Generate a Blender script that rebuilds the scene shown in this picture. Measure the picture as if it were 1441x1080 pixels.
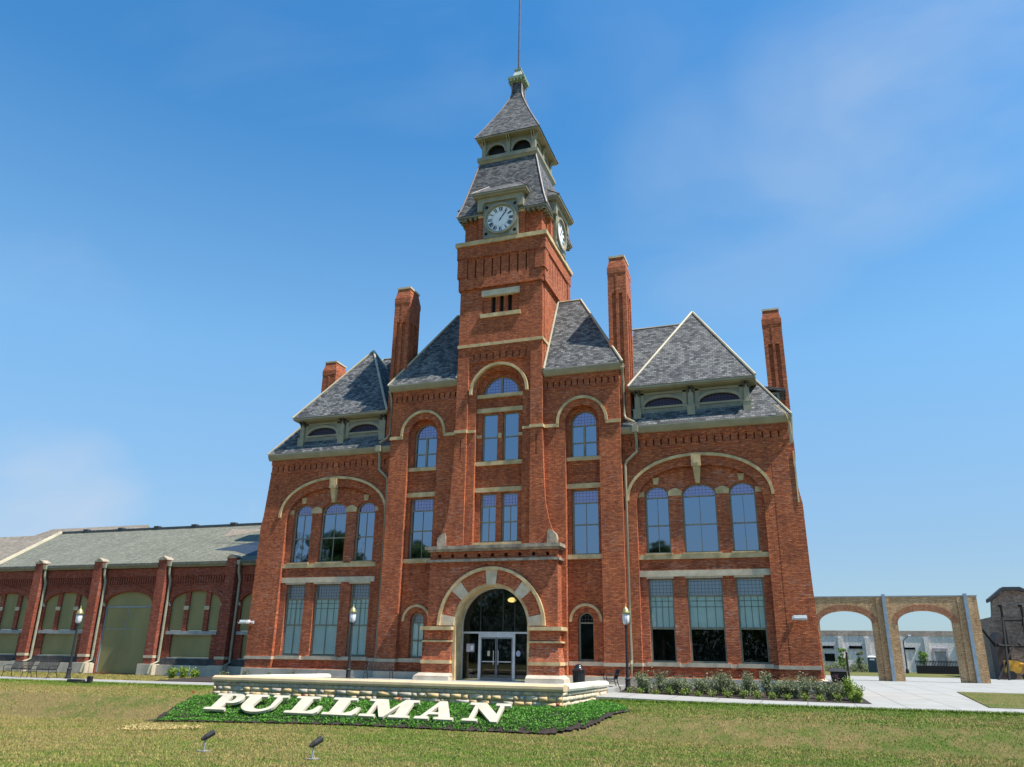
import bpy, bmesh, math, random
import numpy as np
from mathutils import Vector, Matrix
from mathutils.geometry import tessellate_polygon
S = bpy.context.scene
for o in list(bpy.data.objects): bpy.data.objects.remove(o)
PI = math.pi
random.seed(7)

# ---------------------------------------------------------------- camera
def cam_axes(yaw, pitch, roll):
    F = Vector((-math.sin(yaw)*math.cos(pitch), math.cos(yaw)*math.cos(pitch), math.sin(pitch)))
    R = Vector((math.cos(yaw), math.sin(yaw), 0)); U = R.cross(F)
    c, s = math.cos(roll), math.sin(roll)
    return c*R+s*U, -s*R+c*U, F
Rv, Uv, Fv = cam_axes(math.radians(19.6633), math.radians(19.1411), math.radians(0.9105))
cd = bpy.data.cameras.new('camera'); cam = bpy.data.objects.new('camera', cd)
S.collection.objects.link(cam)
cam.matrix_world = Matrix(((Rv.x, Uv.x, -Fv.x, 16.1976), (Rv.y, Uv.y, -Fv.y, -44.1), (Rv.z, Uv.z, -Fv.z, 1.377), (0, 0, 0, 1)))
cd.sensor_width = 36; cd.lens = 36*1100.4/1441; cd.clip_start = .1; cd.clip_end = 5000
S.camera = cam

# ---------------------------------------------------------------- light
SUN = Vector((.56, -.09, 1)).normalized()          # towards the sun
el = math.asin(SUN.z); az = math.atan2(SUN.x, SUN.y)
w = bpy.data.worlds.new('World'); S.world = w; w.use_nodes = True
nt = w.node_tree; nt.nodes.clear()
def N(nt, t, **k):
    n = nt.nodes.new(t)
    for a, b in k.items():
        if a.startswith('i_'): n.inputs[a[2:].replace('_', ' ')].default_value = b
        else: setattr(n, a, b)
    return n
sky = N(nt, 'ShaderNodeTexSky', sky_type='NISHITA', sun_disc=False, sun_elevation=el, sun_rotation=az,
        altitude=200, air_density=1.0, dust_density=.6, ozone_density=2.5)
bg = N(nt, 'ShaderNodeBackground'); bg.inputs['Strength'].default_value = .098
out = N(nt, 'ShaderNodeOutputWorld')
# thin cirrus: soft noise streaks on the sky direction
tc = N(nt, 'ShaderNodeTexCoord'); mp = N(nt, 'ShaderNodeMapping'); mp.inputs['Rotation'].default_value = (0.2, .5, .3)
mp.inputs['Scale'].default_value = (1.0, 1.6, 2.2)
nz = N(nt, 'ShaderNodeTexNoise'); nz.inputs['Scale'].default_value = 1.7; nz.inputs['Detail'].default_value = 6; nz.inputs['Roughness'].default_value = .5
nz.inputs['Distortion'].default_value = .4
rp = N(nt, 'ShaderNodeValToRGB'); rp.color_ramp.elements[0].position = .46; rp.color_ramp.elements[1].position = .8
rp.color_ramp.elements[0].color = (0, 0, 0, 1); rp.color_ramp.elements[1].color = (.22, .22, .22, 1)
sz = N(nt, 'ShaderNodeSeparateXYZ'); mr = N(nt, 'ShaderNodeMapRange'); mr.inputs[1].default_value = 0; mr.inputs[2].default_value = .6
mr.inputs[3].default_value = .45; mr.inputs[4].default_value = 0
mx = N(nt, 'ShaderNodeMath', operation='MAXIMUM')
mul = N(nt, 'ShaderNodeMath', operation='MULTIPLY')
hue = N(nt, 'ShaderNodeMix', data_type='RGBA', blend_type='MULTIPLY'); hue.inputs[0].default_value = 1; hue.inputs[7].default_value = (.82, 1.18, 1.37, 1)
mix = N(nt, 'ShaderNodeMix', data_type='RGBA'); mix.inputs[7].default_value = (3.7, 4.5, 5.6, 1)
nt.links.new(tc.outputs['Generated'], mp.inputs[0]); nt.links.new(mp.outputs[0], nz.inputs[0]); nt.links.new(nz.outputs[0], rp.inputs[0])
nt.links.new(tc.outputs['Generated'], sz.inputs[0]); nt.links.new(sz.outputs[2], mr.inputs[0])
# two cloud fields: a milky bank low on the left and a diagonal veil on the right
prev = None
for dv, lo_, hi_, am in (((-.79, .61, .03), .962, .997, 1.), ((-.62, .78, .03), .968, .998, .8), ((-.93, .36, .06), .95, .998, 1.), ((-.742, .581, .335), .985, .999, .22), ((-.02, .86, .50), .975, .998, .25), ((.109, .818, .565), .98, .998, .34), ((.18, .785, .59), .98, .998, .4), ((.244, .751, .613), .98, .998, .45)):
    dt = N(nt, 'ShaderNodeVectorMath', operation='DOT_PRODUCT'); dt.inputs[1].default_value = Vector(dv).normalized(); nt.links.new(tc.outputs['Generated'], dt.inputs[0])
    m_r = N(nt, 'ShaderNodeMapRange', interpolation_type='SMOOTHSTEP'); m_r.inputs[1].default_value = lo_; m_r.inputs[2].default_value = hi_; m_r.inputs[4].default_value = am
    nt.links.new(dt.outputs['Value'], m_r.inputs[0])
    if prev is None: prev = m_r.outputs[0]
    else:
        q = N(nt, 'ShaderNodeMath', operation='MAXIMUM'); nt.links.new(prev, q.inputs[0]); nt.links.new(m_r.outputs[0], q.inputs[1]); prev = q.outputs[0]
rp2 = N(nt, 'ShaderNodeMapRange'); rp2.inputs[1].default_value = .36; rp2.inputs[2].default_value = .58; nt.links.new(nz.outputs[0], rp2.inputs[0])
cm = N(nt, 'ShaderNodeMath', operation='MULTIPLY'); nt.links.new(prev, cm.inputs[0]); nt.links.new(rp2.outputs[0], cm.inputs[1])
mx2 = N(nt, 'ShaderNodeMath', operation='MAXIMUM'); nt.links.new(cm.outputs[0], mx2.inputs[0]); nt.links.new(rp.outputs[0], mx2.inputs[1])
nt.links.new(mx2.outputs[0], mx.inputs[0]); nt.links.new(mr.outputs[0], mx.inputs[1])
# air: paler and dimmer low down, deeper blue overhead
el_ = N(nt, 'ShaderNodeValToRGB'); e_ = el_.color_ramp.elements; e_[0].position = 0; e_[0].color = (.62, .56, .52, 1); e_[1].position = .7; e_[1].color = (.54, 1.0, 1.12, 1)
for p_, c_ in ((.12, (.58, .63, .66)), (.35, (.76, 1.08, 1.05))): q_ = e_.new(p_); q_.color = (*c_, 1)
nt.links.new(sz.outputs[2], el_.inputs[0])
air = N(nt, 'ShaderNodeMix', data_type='RGBA', blend_type='MULTIPLY'); air.inputs[0].default_value = 1
nt.links.new(sky.outputs[0], air.inputs[6]); nt.links.new(el_.outputs[0], air.inputs[7])
nt.links.new(air.outputs[2], hue.inputs[6]); nt.links.new(hue.outputs[2], mix.inputs[6]); nt.links.new(mx.outputs[0], mix.inputs[0])
nt.links.new(mix.outputs[2], bg.inputs[0]); nt.links.new(bg.outputs[0], out.inputs[0])
sd = bpy.data.lights.new('sun', 'SUN'); sd.energy = 5.0; sd.angle = math.radians(.5); sd.color = (1, .95, .87)
so = bpy.data.objects.new('sun', sd); S.collection.objects.link(so)
so.rotation_euler = SUN.to_track_quat('Z', 'Y').to_euler()
S.view_settings.view_transform = 'Standard'; S.view_settings.look = 'None'
S.view_settings.exposure = 0.62; S.view_settings.gamma = 1
S.render.engine = 'CYCLES'
S.cycles.max_bounces = 6

# ---------------------------------------------------------------- materials
def mat(name):
    m = bpy.data.materials.new(name); m.use_nodes = True
    return m, m.node_tree, m.node_tree.nodes['Principled BSDF']
def L(nt, a, b): nt.links.new(a, b)
def noise(nt, vec, scale, detail=4, rough=.55):
    n = N(nt, 'ShaderNodeTexNoise'); n.inputs['Scale'].default_value = scale; n.inputs['Detail'].default_value = detail
    n.inputs['Roughness'].default_value = rough
    if vec is not None: L(nt, vec, n.inputs['Vector'])
    return n.outputs[0]
def ramp(nt, f, p0, p1, c0=(0, 0, 0), c1=(1, 1, 1)):
    r = N(nt, 'ShaderNodeValToRGB'); e = r.color_ramp.elements
    e[0].position = p0; e[1].position = p1; e[0].color = (*c0, 1); e[1].color = (*c1, 1); L(nt, f, r.inputs[0]); return r.outputs[0]
def mixc(nt, f, a, b, blend='MIX'):
    m = N(nt, 'ShaderNodeMix', data_type='RGBA', blend_type=blend)
    for s, v in ((0, f), (6, a), (7, b)):
        if isinstance(v, (int, float)): m.inputs[s].default_value = v
        elif isinstance(v, tuple): m.inputs[s].default_value = (*v, 1)
        else: L(nt, v, m.inputs[s])
    return m.outputs[2]
def bump(nt, b, h, strength=.4, dist=.02):
    n = N(nt, 'ShaderNodeBump'); n.inputs['Strength'].default_value = strength; n.inputs['Distance'].default_value = dist
    L(nt, h, n.inputs['Height']); L(nt, n.outputs[0], b.inputs['Normal'])
def wallvec(nt):
    """u along the wall (x or y by facing), v = height"""
    g = N(nt, 'ShaderNodeNewGeometry'); sp = N(nt, 'ShaderNodeSeparateXYZ'); sn = N(nt, 'ShaderNodeSeparateXYZ')
    L(nt, g.outputs['Position'], sp.inputs[0]); L(nt, g.outputs['True Normal'], sn.inputs[0])
    ax = N(nt, 'ShaderNodeMath', operation='ABSOLUTE'); ay = N(nt, 'ShaderNodeMath', operation='ABSOLUTE')
    L(nt, sn.outputs[0], ax.inputs[0]); L(nt, sn.outputs[1], ay.inputs[0])
    gt = N(nt, 'ShaderNodeMath', operation='GREATER_THAN'); L(nt, ax.outputs[0], gt.inputs[0]); L(nt, ay.outputs[0], gt.inputs[1])
    m = N(nt, 'ShaderNodeMix', data_type='FLOAT'); L(nt, gt.outputs[0], m.inputs[0]); L(nt, sp.outputs[0], m.inputs[2]); L(nt, sp.outputs[1], m.inputs[3])
    c = N(nt, 'ShaderNodeCombineXYZ'); L(nt, m.outputs[0], c.inputs[0]); L(nt, sp.outputs[2], c.inputs[1])
    return c.outputs[0], g.outputs['Position']
def scaled(nt, v, s):
    m = N(nt, 'ShaderNodeVectorMath', operation='MULTIPLY'); L(nt, v, m.inputs[0]); m.inputs[1].default_value = s; return m.outputs[0]
def brick_mat(name, c1, c2, mortar, bw=.21, bh=.072, ms=.009, stain=(.5, .45, .42), pale=(.55, .42, .34), pale_amt=.35, rough=.9, off=.5, bias=0., bump_s=.5, vary=.5):
    m, nt, b = mat(name); v, pos = wallvec(nt)
    t = N(nt, 'ShaderNodeTexBrick'); t.offset = off; t.inputs['Scale'].default_value = 1
    t.inputs['Brick Width'].default_value = bw; t.inputs['Row Height'].default_value = bh; t.inputs['Mortar Size'].default_value = ms
    t.inputs['Mortar Smooth'].default_value = .3; t.inputs['Bias'].default_value = bias
    t.inputs['Color1'].default_value = (*c1, 1); t.inputs['Color2'].default_value = (*c2, 1); t.inputs['Mortar'].default_value = (*mortar, 1)
    L(nt, v, t.inputs['Vector'])
    # streaky courses, blotches, pale patches
    st = noise(nt, scaled(nt, v, (1.6, 9, 1)), 1.6, 5, .7)
    c = mixc(nt, 1., t.outputs[0], ramp(nt, st, .3, .72, (.62, .56, .55), (1.42, 1.34, 1.2)), 'MULTIPLY')
    fi = noise(nt, scaled(nt, v, (4.5, 13.5, 1)), 1.05, 2, .5)
    c = mixc(nt, 1., c, ramp(nt, fi, .3, .7, (.72, .68, .68), (1.22, 1.25, 1.22)), 'MULTIPLY')
    c = mixc(nt, vary, c, mixc(nt, ramp(nt, noise(nt, pos, .55, 6, .65), .3, .62), stain, (1.1, 1.1, 1.1)), 'MULTIPLY')
    # rain streaks and sooty runs
    c = mixc(nt, .4, c, ramp(nt, noise(nt, scaled(nt, v, (3.2, .22, 1)), 1.3, 5, .7), .34, .56, (.5, .46, .46), (1.08, 1.08, 1.08)), 'MULTIPLY')
    pn = N(nt, 'ShaderNodeMath', operation='MULTIPLY'); L(nt, ramp(nt, noise(nt, scaled(nt, v, (.9, 5, 1)), 1.7, 7, .75), .53, .66), pn.inputs[0])
    L(nt, ramp(nt, noise(nt, pos, .35, 3), .47, .6), pn.inputs[1])
    pm = N(nt, 'ShaderNodeMath', operation='MULTIPLY'); L(nt, pn.outputs[0], pm.inputs[0]); pm.inputs[1].default_value = pale_amt
    c = mixc(nt, pm.outputs[0], c, pale)
    L(nt, c, b.inputs['Base Color']); b.inputs['Roughness'].default_value = rough
    hh = N(nt, 'ShaderNodeMath', operation='SUBTRACT'); L(nt, noise(nt, scaled(nt, v, (4, 13, 1)), 1.2, 5, .7), hh.inputs[0]); L(nt, t.outputs['Fac'], hh.inputs[1])
    bump(nt, b, hh.outputs[0], bump_s, .03)
    return m
BRICK = brick_mat('red_brick', (.42, .100, .036), (.70, .215, .076), (.19, .065, .04), bump_s=1., pale_amt=.5)
BRICKO = brick_mat('red_brick_rough', (.41, .1, .04), (.66, .21, .085), (.22, .09, .06), bh=.08, pale_amt=.75, bump_s=1.)
BRICKD = brick_mat('dark_red_brick', (.27, .058, .03), (.43, .108, .05), (.11, .05, .04), pale_amt=.5, pale=(.5, .4, .36))
BRICKT = brick_mat('tan_brick', (.50, .33, .17), (.68, .50, .29), (.3, .23, .15), bh=.1, bw=.3, ms=.015, pale=(.42, .2, .1), pale_amt=.5, stain=(.6, .5, .42))
BRICKR = brick_mat('red_arch_brick', (.36, .15, .08), (.46, .24, .13), (.25, .16, .1), bh=.2, bw=.1)
BRICKW = brick_mat('white_painted_brick', (.72, .70, .72), (.82, .8, .8), (.62, .6, .62), bh=.15, bw=.4, stain=(.88, .9, .95), pale=(.5, .42, .38), pale_amt=.25)
BRICKG = brick_mat('weathered_brick', (.24, .17, .13), (.42, .35, .3), (.16, .13, .11), bh=.15, bw=.4, stain=(.5, .48, .46), pale=(.35, .17, .1), pale_amt=.8)
SLATE = brick_mat('roof_slate', (.032, .038, .047), (.21, .225, .236), (.03, .034, .04), bw=.27, bh=.14, ms=.012, stain=(.7, .72, .75), pale=(.4, .4, .4), pale_amt=.3, rough=.75, bump_s=.9, vary=.6)
SLATET = brick_mat('tower_slate', (.03, .034, .042), (.19, .2, .208), (.03, .033, .038), bw=.25, bh=.13, ms=.01, stain=(.7, .72, .75), pale=(.42, .4, .38), pale_amt=.4, rough=.75, bump_s=.9, vary=.6)
SHINGLE = brick_mat('green_grey_shingle', (.135, .145, .115), (.175, .185, .15), (.11, .12, .1), bw=.5, bh=.16, ms=.012, stain=(.85, .85, .85), pale=(.3, .3, .25), pale_amt=.3, bump_s=.2, vary=.6)
SHINGLEB = brick_mat('brown_shingle', (.19, .17, .14), (.26, .24, .2), (.13, .12, .1), bw=.5, bh=.16, ms=.012, pale_amt=.4, bump_s=.2)
def plain(name, c, rough=.6, c2=None, scale=3, detail=5, metal=0., bmp=0., stretch=None, lo=.35, hi=.65, spec=None):
    m, nt, b = mat(name)
    g = N(nt, 'ShaderNodeNewGeometry'); v = g.outputs['Position']
    if stretch: v = scaled(nt, v, stretch)
    n = noise(nt, v, scale, detail, .62)
    c2 = c2 or tuple(x*.72 for x in c)
    L(nt, mixc(nt, ramp(nt, n, lo, hi), c2, c), b.inputs['Base Color'])
    b.inputs['Roughness'].default_value = rough; b.inputs['Metallic'].default_value = metal
    if spec is not None: b.inputs['Specular IOR Level'].default_value = spec
    if bmp: bump(nt, b, n, bmp, .02)
    return m
STONE = plain('cream_limestone', (.68, .5, .26), .8, (.4, .28, .13), 1.6, 7, bmp=.35)
STONEG = plain('grey_limestone', (.66, .54, .37), .8, (.46, .37, .25), 1.9, 7, bmp=.35)
STONEW = plain('weathered_stone', (.46, .37, .26), .85, (.17, .14, .11), 2.2, 8, bmp=.5)
PLINTH = plain('pale_plinth_stone', (.62, .53, .4), .8, (.44, .37, .28), 1.2, 6, bmp=.3)
SAGE = plain('sage_green_paint', (.33, .295, .19), .5, (.25, .22, .14), 1.2, 5)
SAGED = plain('grey_green_paint', (.24, .235, .17), .5, (.17, .165, .12), 1.5, 5)
CREAM = plain('cream_ridge_metal', (.5, .43, .29), .5, (.37, .32, .22), 1.0, 5)
COPPER = plain('brown_ridge_metal', (.33, .25, .22), .5, (.22, .17, .15), 1.5, 5)
FRAME = plain('olive_window_frame', (.3, .26, .17), .45, (.2, .19, .14), 2, 4)
LEAD = plain('lead_bars', (.075, .075, .08), .5)
LEADP = plain('pale_glazing_bars', (.22, .22, .3), .5)
BOARD = plain('olive_boarding', (.33, .29, .12), .75, (.22, .195, .08), .55, 6, stretch=(1, 1, .4), lo=.3, hi=.7)
DARK = plain('interior_shade', (.012, .012, .013), .9)
BLACK = plain('black_iron', (.012, .012, .013), .7, (.02, .02, .02))
BLIND = plain('teal_roller_blind', (.95, .96, .86), .9, (.86, .9, .8), .8)
ALU = plain('aluminium', (.62, .63, .65), .35, (.5, .5, .52), 2, metal=.6)
STEEL = plain('grey_painted_steel', (.3, .34, .37), .5, (.22, .26, .29), .8)
WHITE = plain('white_plastic', (.75, .75, .72), .4, (.62, .62, .6))
LETTER = plain('cream_letter_paint', (.58, .52, .39), .6, (.46, .41, .3), 2.2, 7)
COPING = plain('buff_coping_stone', (.68, .5, .27), .8, (.5, .38, .24), .9, 7, bmp=.3)
COPINGW = plain('pale_coping_stone', (.74, .7, .58), .8, (.55, .5, .4), .9, 6, bmp=.3)
SOIL = plain('dark_mulch', (.05, .032, .022), .95, (.015, .01, .008), 14, 6, bmp=1)
YELLOW = plain('yellow_paint', (.7, .36, .03), .5, (.5, .25, .02))
NAVY = plain('blue_grey_plastic', (.03, .07, .1), .5)
GOLD = plain('gilded_cap', (.42, .36, .13), .4, (.25, .22, .1), metal=.4)
RED = plain('red_petals', (.6, .02, .02), .6)
STRAW = plain('yellow_straw', (.56, .44, .18), .9, (.4, .3, .1), 9, 6, bmp=1)
PLUM = plain('dark_red_leaf', (.10, .025, .03), .8, (.04, .014, .016))
BARK = plain('bark', (.10, .07, .05), .9)
PATCH = plain('blue_black_patch', (.025, .04, .065), .6)
def concrete():
    m, nt, b = mat('pale_concrete'); g = N(nt, 'ShaderNodeNewGeometry')
    t = N(nt, 'ShaderNodeTexBrick'); t.offset = 0; t.inputs['Scale'].default_value = 1; t.inputs['Brick Width'].default_value = 1.8
    t.inputs['Row Height'].default_value = 1.8; t.inputs['Mortar Size'].default_value = .03
    t.inputs['Color1'].default_value = (.32, .31, .28, 1); t.inputs['Color2'].default_value = (.36, .35, .32, 1); t.inputs['Mortar'].default_value = (.2, .19, .17, 1)
    L(nt, g.outputs['Position'], t.inputs['Vector'])
    c = mixc(nt, .6, t.outputs[0], mixc(nt, ramp(nt, noise(nt, g.outputs['Position'], .9, 8, .65), .3, .7), (.72, .72, .72), (1.05, 1.05, 1.05)), 'MULTIPLY')
    L(nt, c, b.inputs['Base Color']); b.inputs['Roughness'].default_value = .9
    bump(nt, b, noise(nt, g.outputs['Position'], 30, 4), .2, .01); return m
CONC = concrete()
def glass_mirror(name, tint, rough=.03, wob=.12):
    m, nt, b = mat(name); b.inputs['Base Color'].default_value = (*tint, 1); b.inputs['Metallic'].default_value = 1
    b.inputs['Roughness'].default_value = rough; g = N(nt, 'ShaderNodeNewGeometry')
    bump(nt, b, noise(nt, g.outputs['Position'], .7, 2), wob, .05); return m
GLASS = glass_mirror('reflective_glass', (.27, .31, .37))
GLASSL = glass_mirror('leaded_violet_glass', (.30, .26, .37), .12, .3)
GLASSV = glass_mirror('dark_violet_glass', (.06, .035, .05), .35, .3)
GLASSG = glass_mirror('grey_leaded_glass', (.34, .37, .4), .35, .3)
GLASSD = glass_mirror('dark_glass', (.035, .045, .05), .06, .1)
def clear_glass():
    m, nt, b = mat('tinted_clear_glass'); nt.nodes.remove(b); o = nt.nodes['Material Output']
    t = N(nt, 'ShaderNodeBsdfTransparent'); t.inputs[0].default_value = (.9, .95, .95, 1)
    g = N(nt, 'ShaderNodeBsdfGlossy'); g.inputs['Roughness'].default_value = .02; g.inputs[0].default_value = (.9, .95, 1, 1)
    f = N(nt, 'ShaderNodeFresnel'); f.inputs[0].default_value = 1.5
    a = N(nt, 'ShaderNodeMath', operation='MULTIPLY_ADD'); L(nt, f.outputs[0], a.inputs[0]); a.inputs[1].default_value = .8; a.inputs[2].default_value = .0
    x = N(nt, 'ShaderNodeMixShader'); L(nt, a.outputs[0], x.inputs[0]); L(nt, t.outputs[0], x.inputs[1]); L(nt, g.outputs[0], x.inputs[2]); L(nt, x.outputs[0], o.inputs[0])
    return m
CLEAR = clear_glass()
def emit(name, c, s):
    m, nt, b = mat(name); b.inputs['Emission Color'].default_value = (*c, 1); b.inputs['Emission Strength'].default_value = s
    b.inputs['Base Color'].default_value = (*c, 1); return m
LAMPON = emit('lit_pendant', (1, .66, .2), .9)
def lawn_color(nt, leaf):
    g = N(nt, 'ShaderNodeNewGeometry'); p = scaled(nt, g.outputs['Position'], (1, 1, 0))
    a = noise(nt, p, .16, 3, .5); b_ = noise(nt, scaled(nt, p, (1, 1.6, 1)), .9, 5, .65); c_ = noise(nt, p, 6, 3, .6)
    def madd(x, k, y):
        n = N(nt, 'ShaderNodeMath', operation='MULTIPLY_ADD'); L(nt, x, n.inputs[0]); n.inputs[1].default_value = k
        if isinstance(y, float): n.inputs[2].default_value = y
        else: L(nt, y, n.inputs[2])
        return n.outputs[0]
    d_ = noise(nt, p, 2.6, 4, .65)
    v_ = madd(ramp(nt, a, .4, .6), .24, madd(ramp(nt, b_, .36, .62), .4, madd(ramp(nt, d_, .36, .64), .3, madd(ramp(nt, c_, .35, .65), .16, -.04))))
    sy = N(nt, 'ShaderNodeSeparateXYZ'); L(nt, g.outputs['Position'], sy.inputs[0])
    wr = N(nt, 'ShaderNodeMapRange'); L(nt, sy.outputs[1], wr.inputs[0]); wr.inputs[1].default_value = -12.5; wr.inputs[2].default_value = -10.4; wr.inputs[4].default_value = .5   # watered strip along the walk
    xr = N(nt, 'ShaderNodeMapRange'); L(nt, sy.outputs[0], xr.inputs[0]); xr.inputs[1].default_value = -6; xr.inputs[2].default_value = 4; xr.inputs[3].default_value = .16; xr.inputs[4].default_value = -.06   # drier towards the left
    v_ = madd(xr.outputs[0], 1., v_); lt = N(nt, 'ShaderNodeMath', operation='LESS_THAN'); L(nt, sy.outputs[1], lt.inputs[0]); lt.inputs[1].default_value = -9.8
    wm = N(nt, 'ShaderNodeMath', operation='MULTIPLY'); L(nt, wr.outputs[0], wm.inputs[0]); L(nt, lt.outputs[0], wm.inputs[1]); v_ = madd(wm.outputs[0], -1., v_)
    fac = ramp(nt, v_, .22, .8)
    return g, fac, c_
def lawn_mat(name, green, tan, rnd=0):
    m, nt, b = mat(name); g, fac, c_ = lawn_color(nt, rnd)
    if rnd:
        r = N(nt, 'ShaderNodeMath', operation='MULTIPLY_ADD'); L(nt, g.outputs['Random Per Island'], r.inputs[0]); r.inputs[1].default_value = .7; r.inputs[2].default_value = -.35
        s = N(nt, 'ShaderNodeMath', operation='ADD', use_clamp=True); L(nt, r.outputs[0], s.inputs[0]); L(nt, fac, s.inputs[1]); fac = s.outputs[0]
    c = mixc(nt, fac, green, tan)
    if rnd: c = mixc(nt, g.outputs['Random Per Island'], mixc(nt, 1., c, (.75, .75, .7), 'MULTIPLY'), mixc(nt, 1., c, (1.25, 1.2, 1.1), 'MULTIPLY'))
    L(nt, c, b.inputs['Base Color']); b.inputs['Roughness'].default_value = .9
    b.inputs['Specular IOR Level'].default_value = .15
    if not rnd: bump(nt, b, noise(nt, g.outputs['Position'], 22, 6, .7), 1, .05)
    return m
LAWN = lawn_mat('lawn_ground', (.085, .12, .022), (.2, .15, .06))
BLADE = lawn_mat('grass_blades', (.14, .23, .03), (.36, .28, .11), 1)
def leaf_mat(name, c1, c2, transl=.25):
    m, nt, b = mat(name); g = N(nt, 'ShaderNodeNewGeometry')
    c = mixc(nt, g.outputs['Random Per Island'], c1, c2)
    L(nt, c, b.inputs['Base Color']); b.inputs['Roughness'].default_value = .6; b.inputs['Specular IOR Level'].default_value = .25
    t = N(nt, 'ShaderNodeBsdfTranslucent'); L(nt, c, t.inputs[0]); x = N(nt, 'ShaderNodeMixShader'); x.inputs[0].default_value = transl
    o = nt.nodes['Material Output']; L(nt, b.outputs[0], x.inputs[1]); L(nt, t.outputs[0], x.inputs[2]); L(nt, x.outputs[0], o.inputs[0]); return m
COVER = leaf_mat('ground_cover_leaf', (.055, .18, .02), (.17, .38, .055))
SHRUBL = leaf_mat('grey_green_leaf', (.12, .15, .07), (.3, .33, .18))
LIMEL = leaf_mat('lime_leaf', (.16, .25, .03), (.34, .42, .08))
TREEL = leaf_mat('tree_leaf', (.035, .07, .015), (.09, .15, .035))
SAPL = leaf_mat('sapling_leaf', (.10, .2, .03), (.24, .36, .07))
def rubble():
    m, nt, b = mat('rubble_limestone'); v, pos = wallvec(nt)
    wn = N(nt, 'ShaderNodeTexNoise'); wn.inputs['Scale'].default_value = 3.2; wn.inputs['Detail'].default_value = 3; L(nt, v, wn.inputs[0])
    ad = N(nt, 'ShaderNodeVectorMath', operation='MULTIPLY_ADD'); L(nt, wn.outputs[1], ad.inputs[0]); ad.inputs[1].default_value = (.34, .2, 0); L(nt, v, ad.inputs[2])
    t = N(nt, 'ShaderNodeTexBrick'); t.offset = .37; t.squash = 1.7; t.squash_frequency = 2; t.inputs['Scale'].default_value = 1
    t.inputs['Brick Width'].default_value = .36; t.inputs['Row Height'].default_value = .19; t.inputs['Mortar Size'].default_value = .009; t.inputs['Mortar Smooth'].default_value = .6
    t.inputs['Color1'].default_value = (0, 0, 0, 1); t.inputs['Color2'].default_value = (1, 1, 1, 1); t.inputs['Mortar'].default_value = (.5, .5, .5, 1)
    L(nt, ad.outputs[0], t.inputs['Vector'])
    r = N(nt, 'ShaderNodeValToRGB'); e = r.color_ramp.elements; e[0].position = 0; e[0].color = (.4, .32, .25, 1); e[1].position = 1; e[1].color = (.62, .5, .38, 1)
    for p_, c_ in ((.3, (.6, .47, .34)), (.5, (.9, .5, .2)), (.75, (.85, .58, .32))): q_ = e.new(p_); q_.color = (*c_, 1)
    L(nt, t.outputs[0], r.inputs[0])
    c = mixc(nt, .75, r.outputs[0], mixc(nt, noise(nt, pos, 8, 6, .75), (.35, .33, .3), (1.7, 1.65, 1.55)), 'MULTIPLY')
    c = mixc(nt, t.outputs['Fac'], c, (.16, .13, .08))
    L(nt, c, b.inputs['Base Color']); b.inputs['Roughness'].default_value = .9
    h = N(nt, 'ShaderNodeMath', operation='MULTIPLY_ADD'); L(nt, noise(nt, pos, 7, 6, .7), h.inputs[0]); h.inputs[1].default_value = 1.2
    iv = N(nt, 'ShaderNodeMath', operation='SUBTRACT'); iv.inputs[0].default_value = 1; L(nt, t.outputs['Fac'], iv.inputs[1]); L(nt, iv.outputs[0], h.inputs[2])
    bump(nt, b, h.outputs[0], 1, .07); return m
RUBBLE = rubble()
def ashlar():
    m, nt, b = mat('rock_faced_stone'); v, pos = wallvec(nt)
    t = N(nt, 'ShaderNodeTexBrick'); t.inputs['Scale'].default_value = 1; t.inputs['Brick Width'].default_value = .75; t.inputs['Row Height'].default_value = .2
    t.inputs['Mortar Size'].default_value = .015; t.inputs['Color1'].default_value = (.5, .48, .42, 1); t.inputs['Color2'].default_value = (.62, .6, .54, 1); t.inputs['Mortar'].default_value = (.2, .19, .17, 1)
    L(nt, v, t.inputs['Vector']); n = noise(nt, pos, 4, 7, .7)
    L(nt, mixc(nt, .6, t.outputs[0], mixc(nt, n, (.5, .5, .5), (1.4, 1.4, 1.4)), 'MULTIPLY'), b.inputs['Base Color']); b.inputs['Roughness'].default_value = .9
    bump(nt, b, n, .9, .06); return m
ASHLAR = ashlar()

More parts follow.
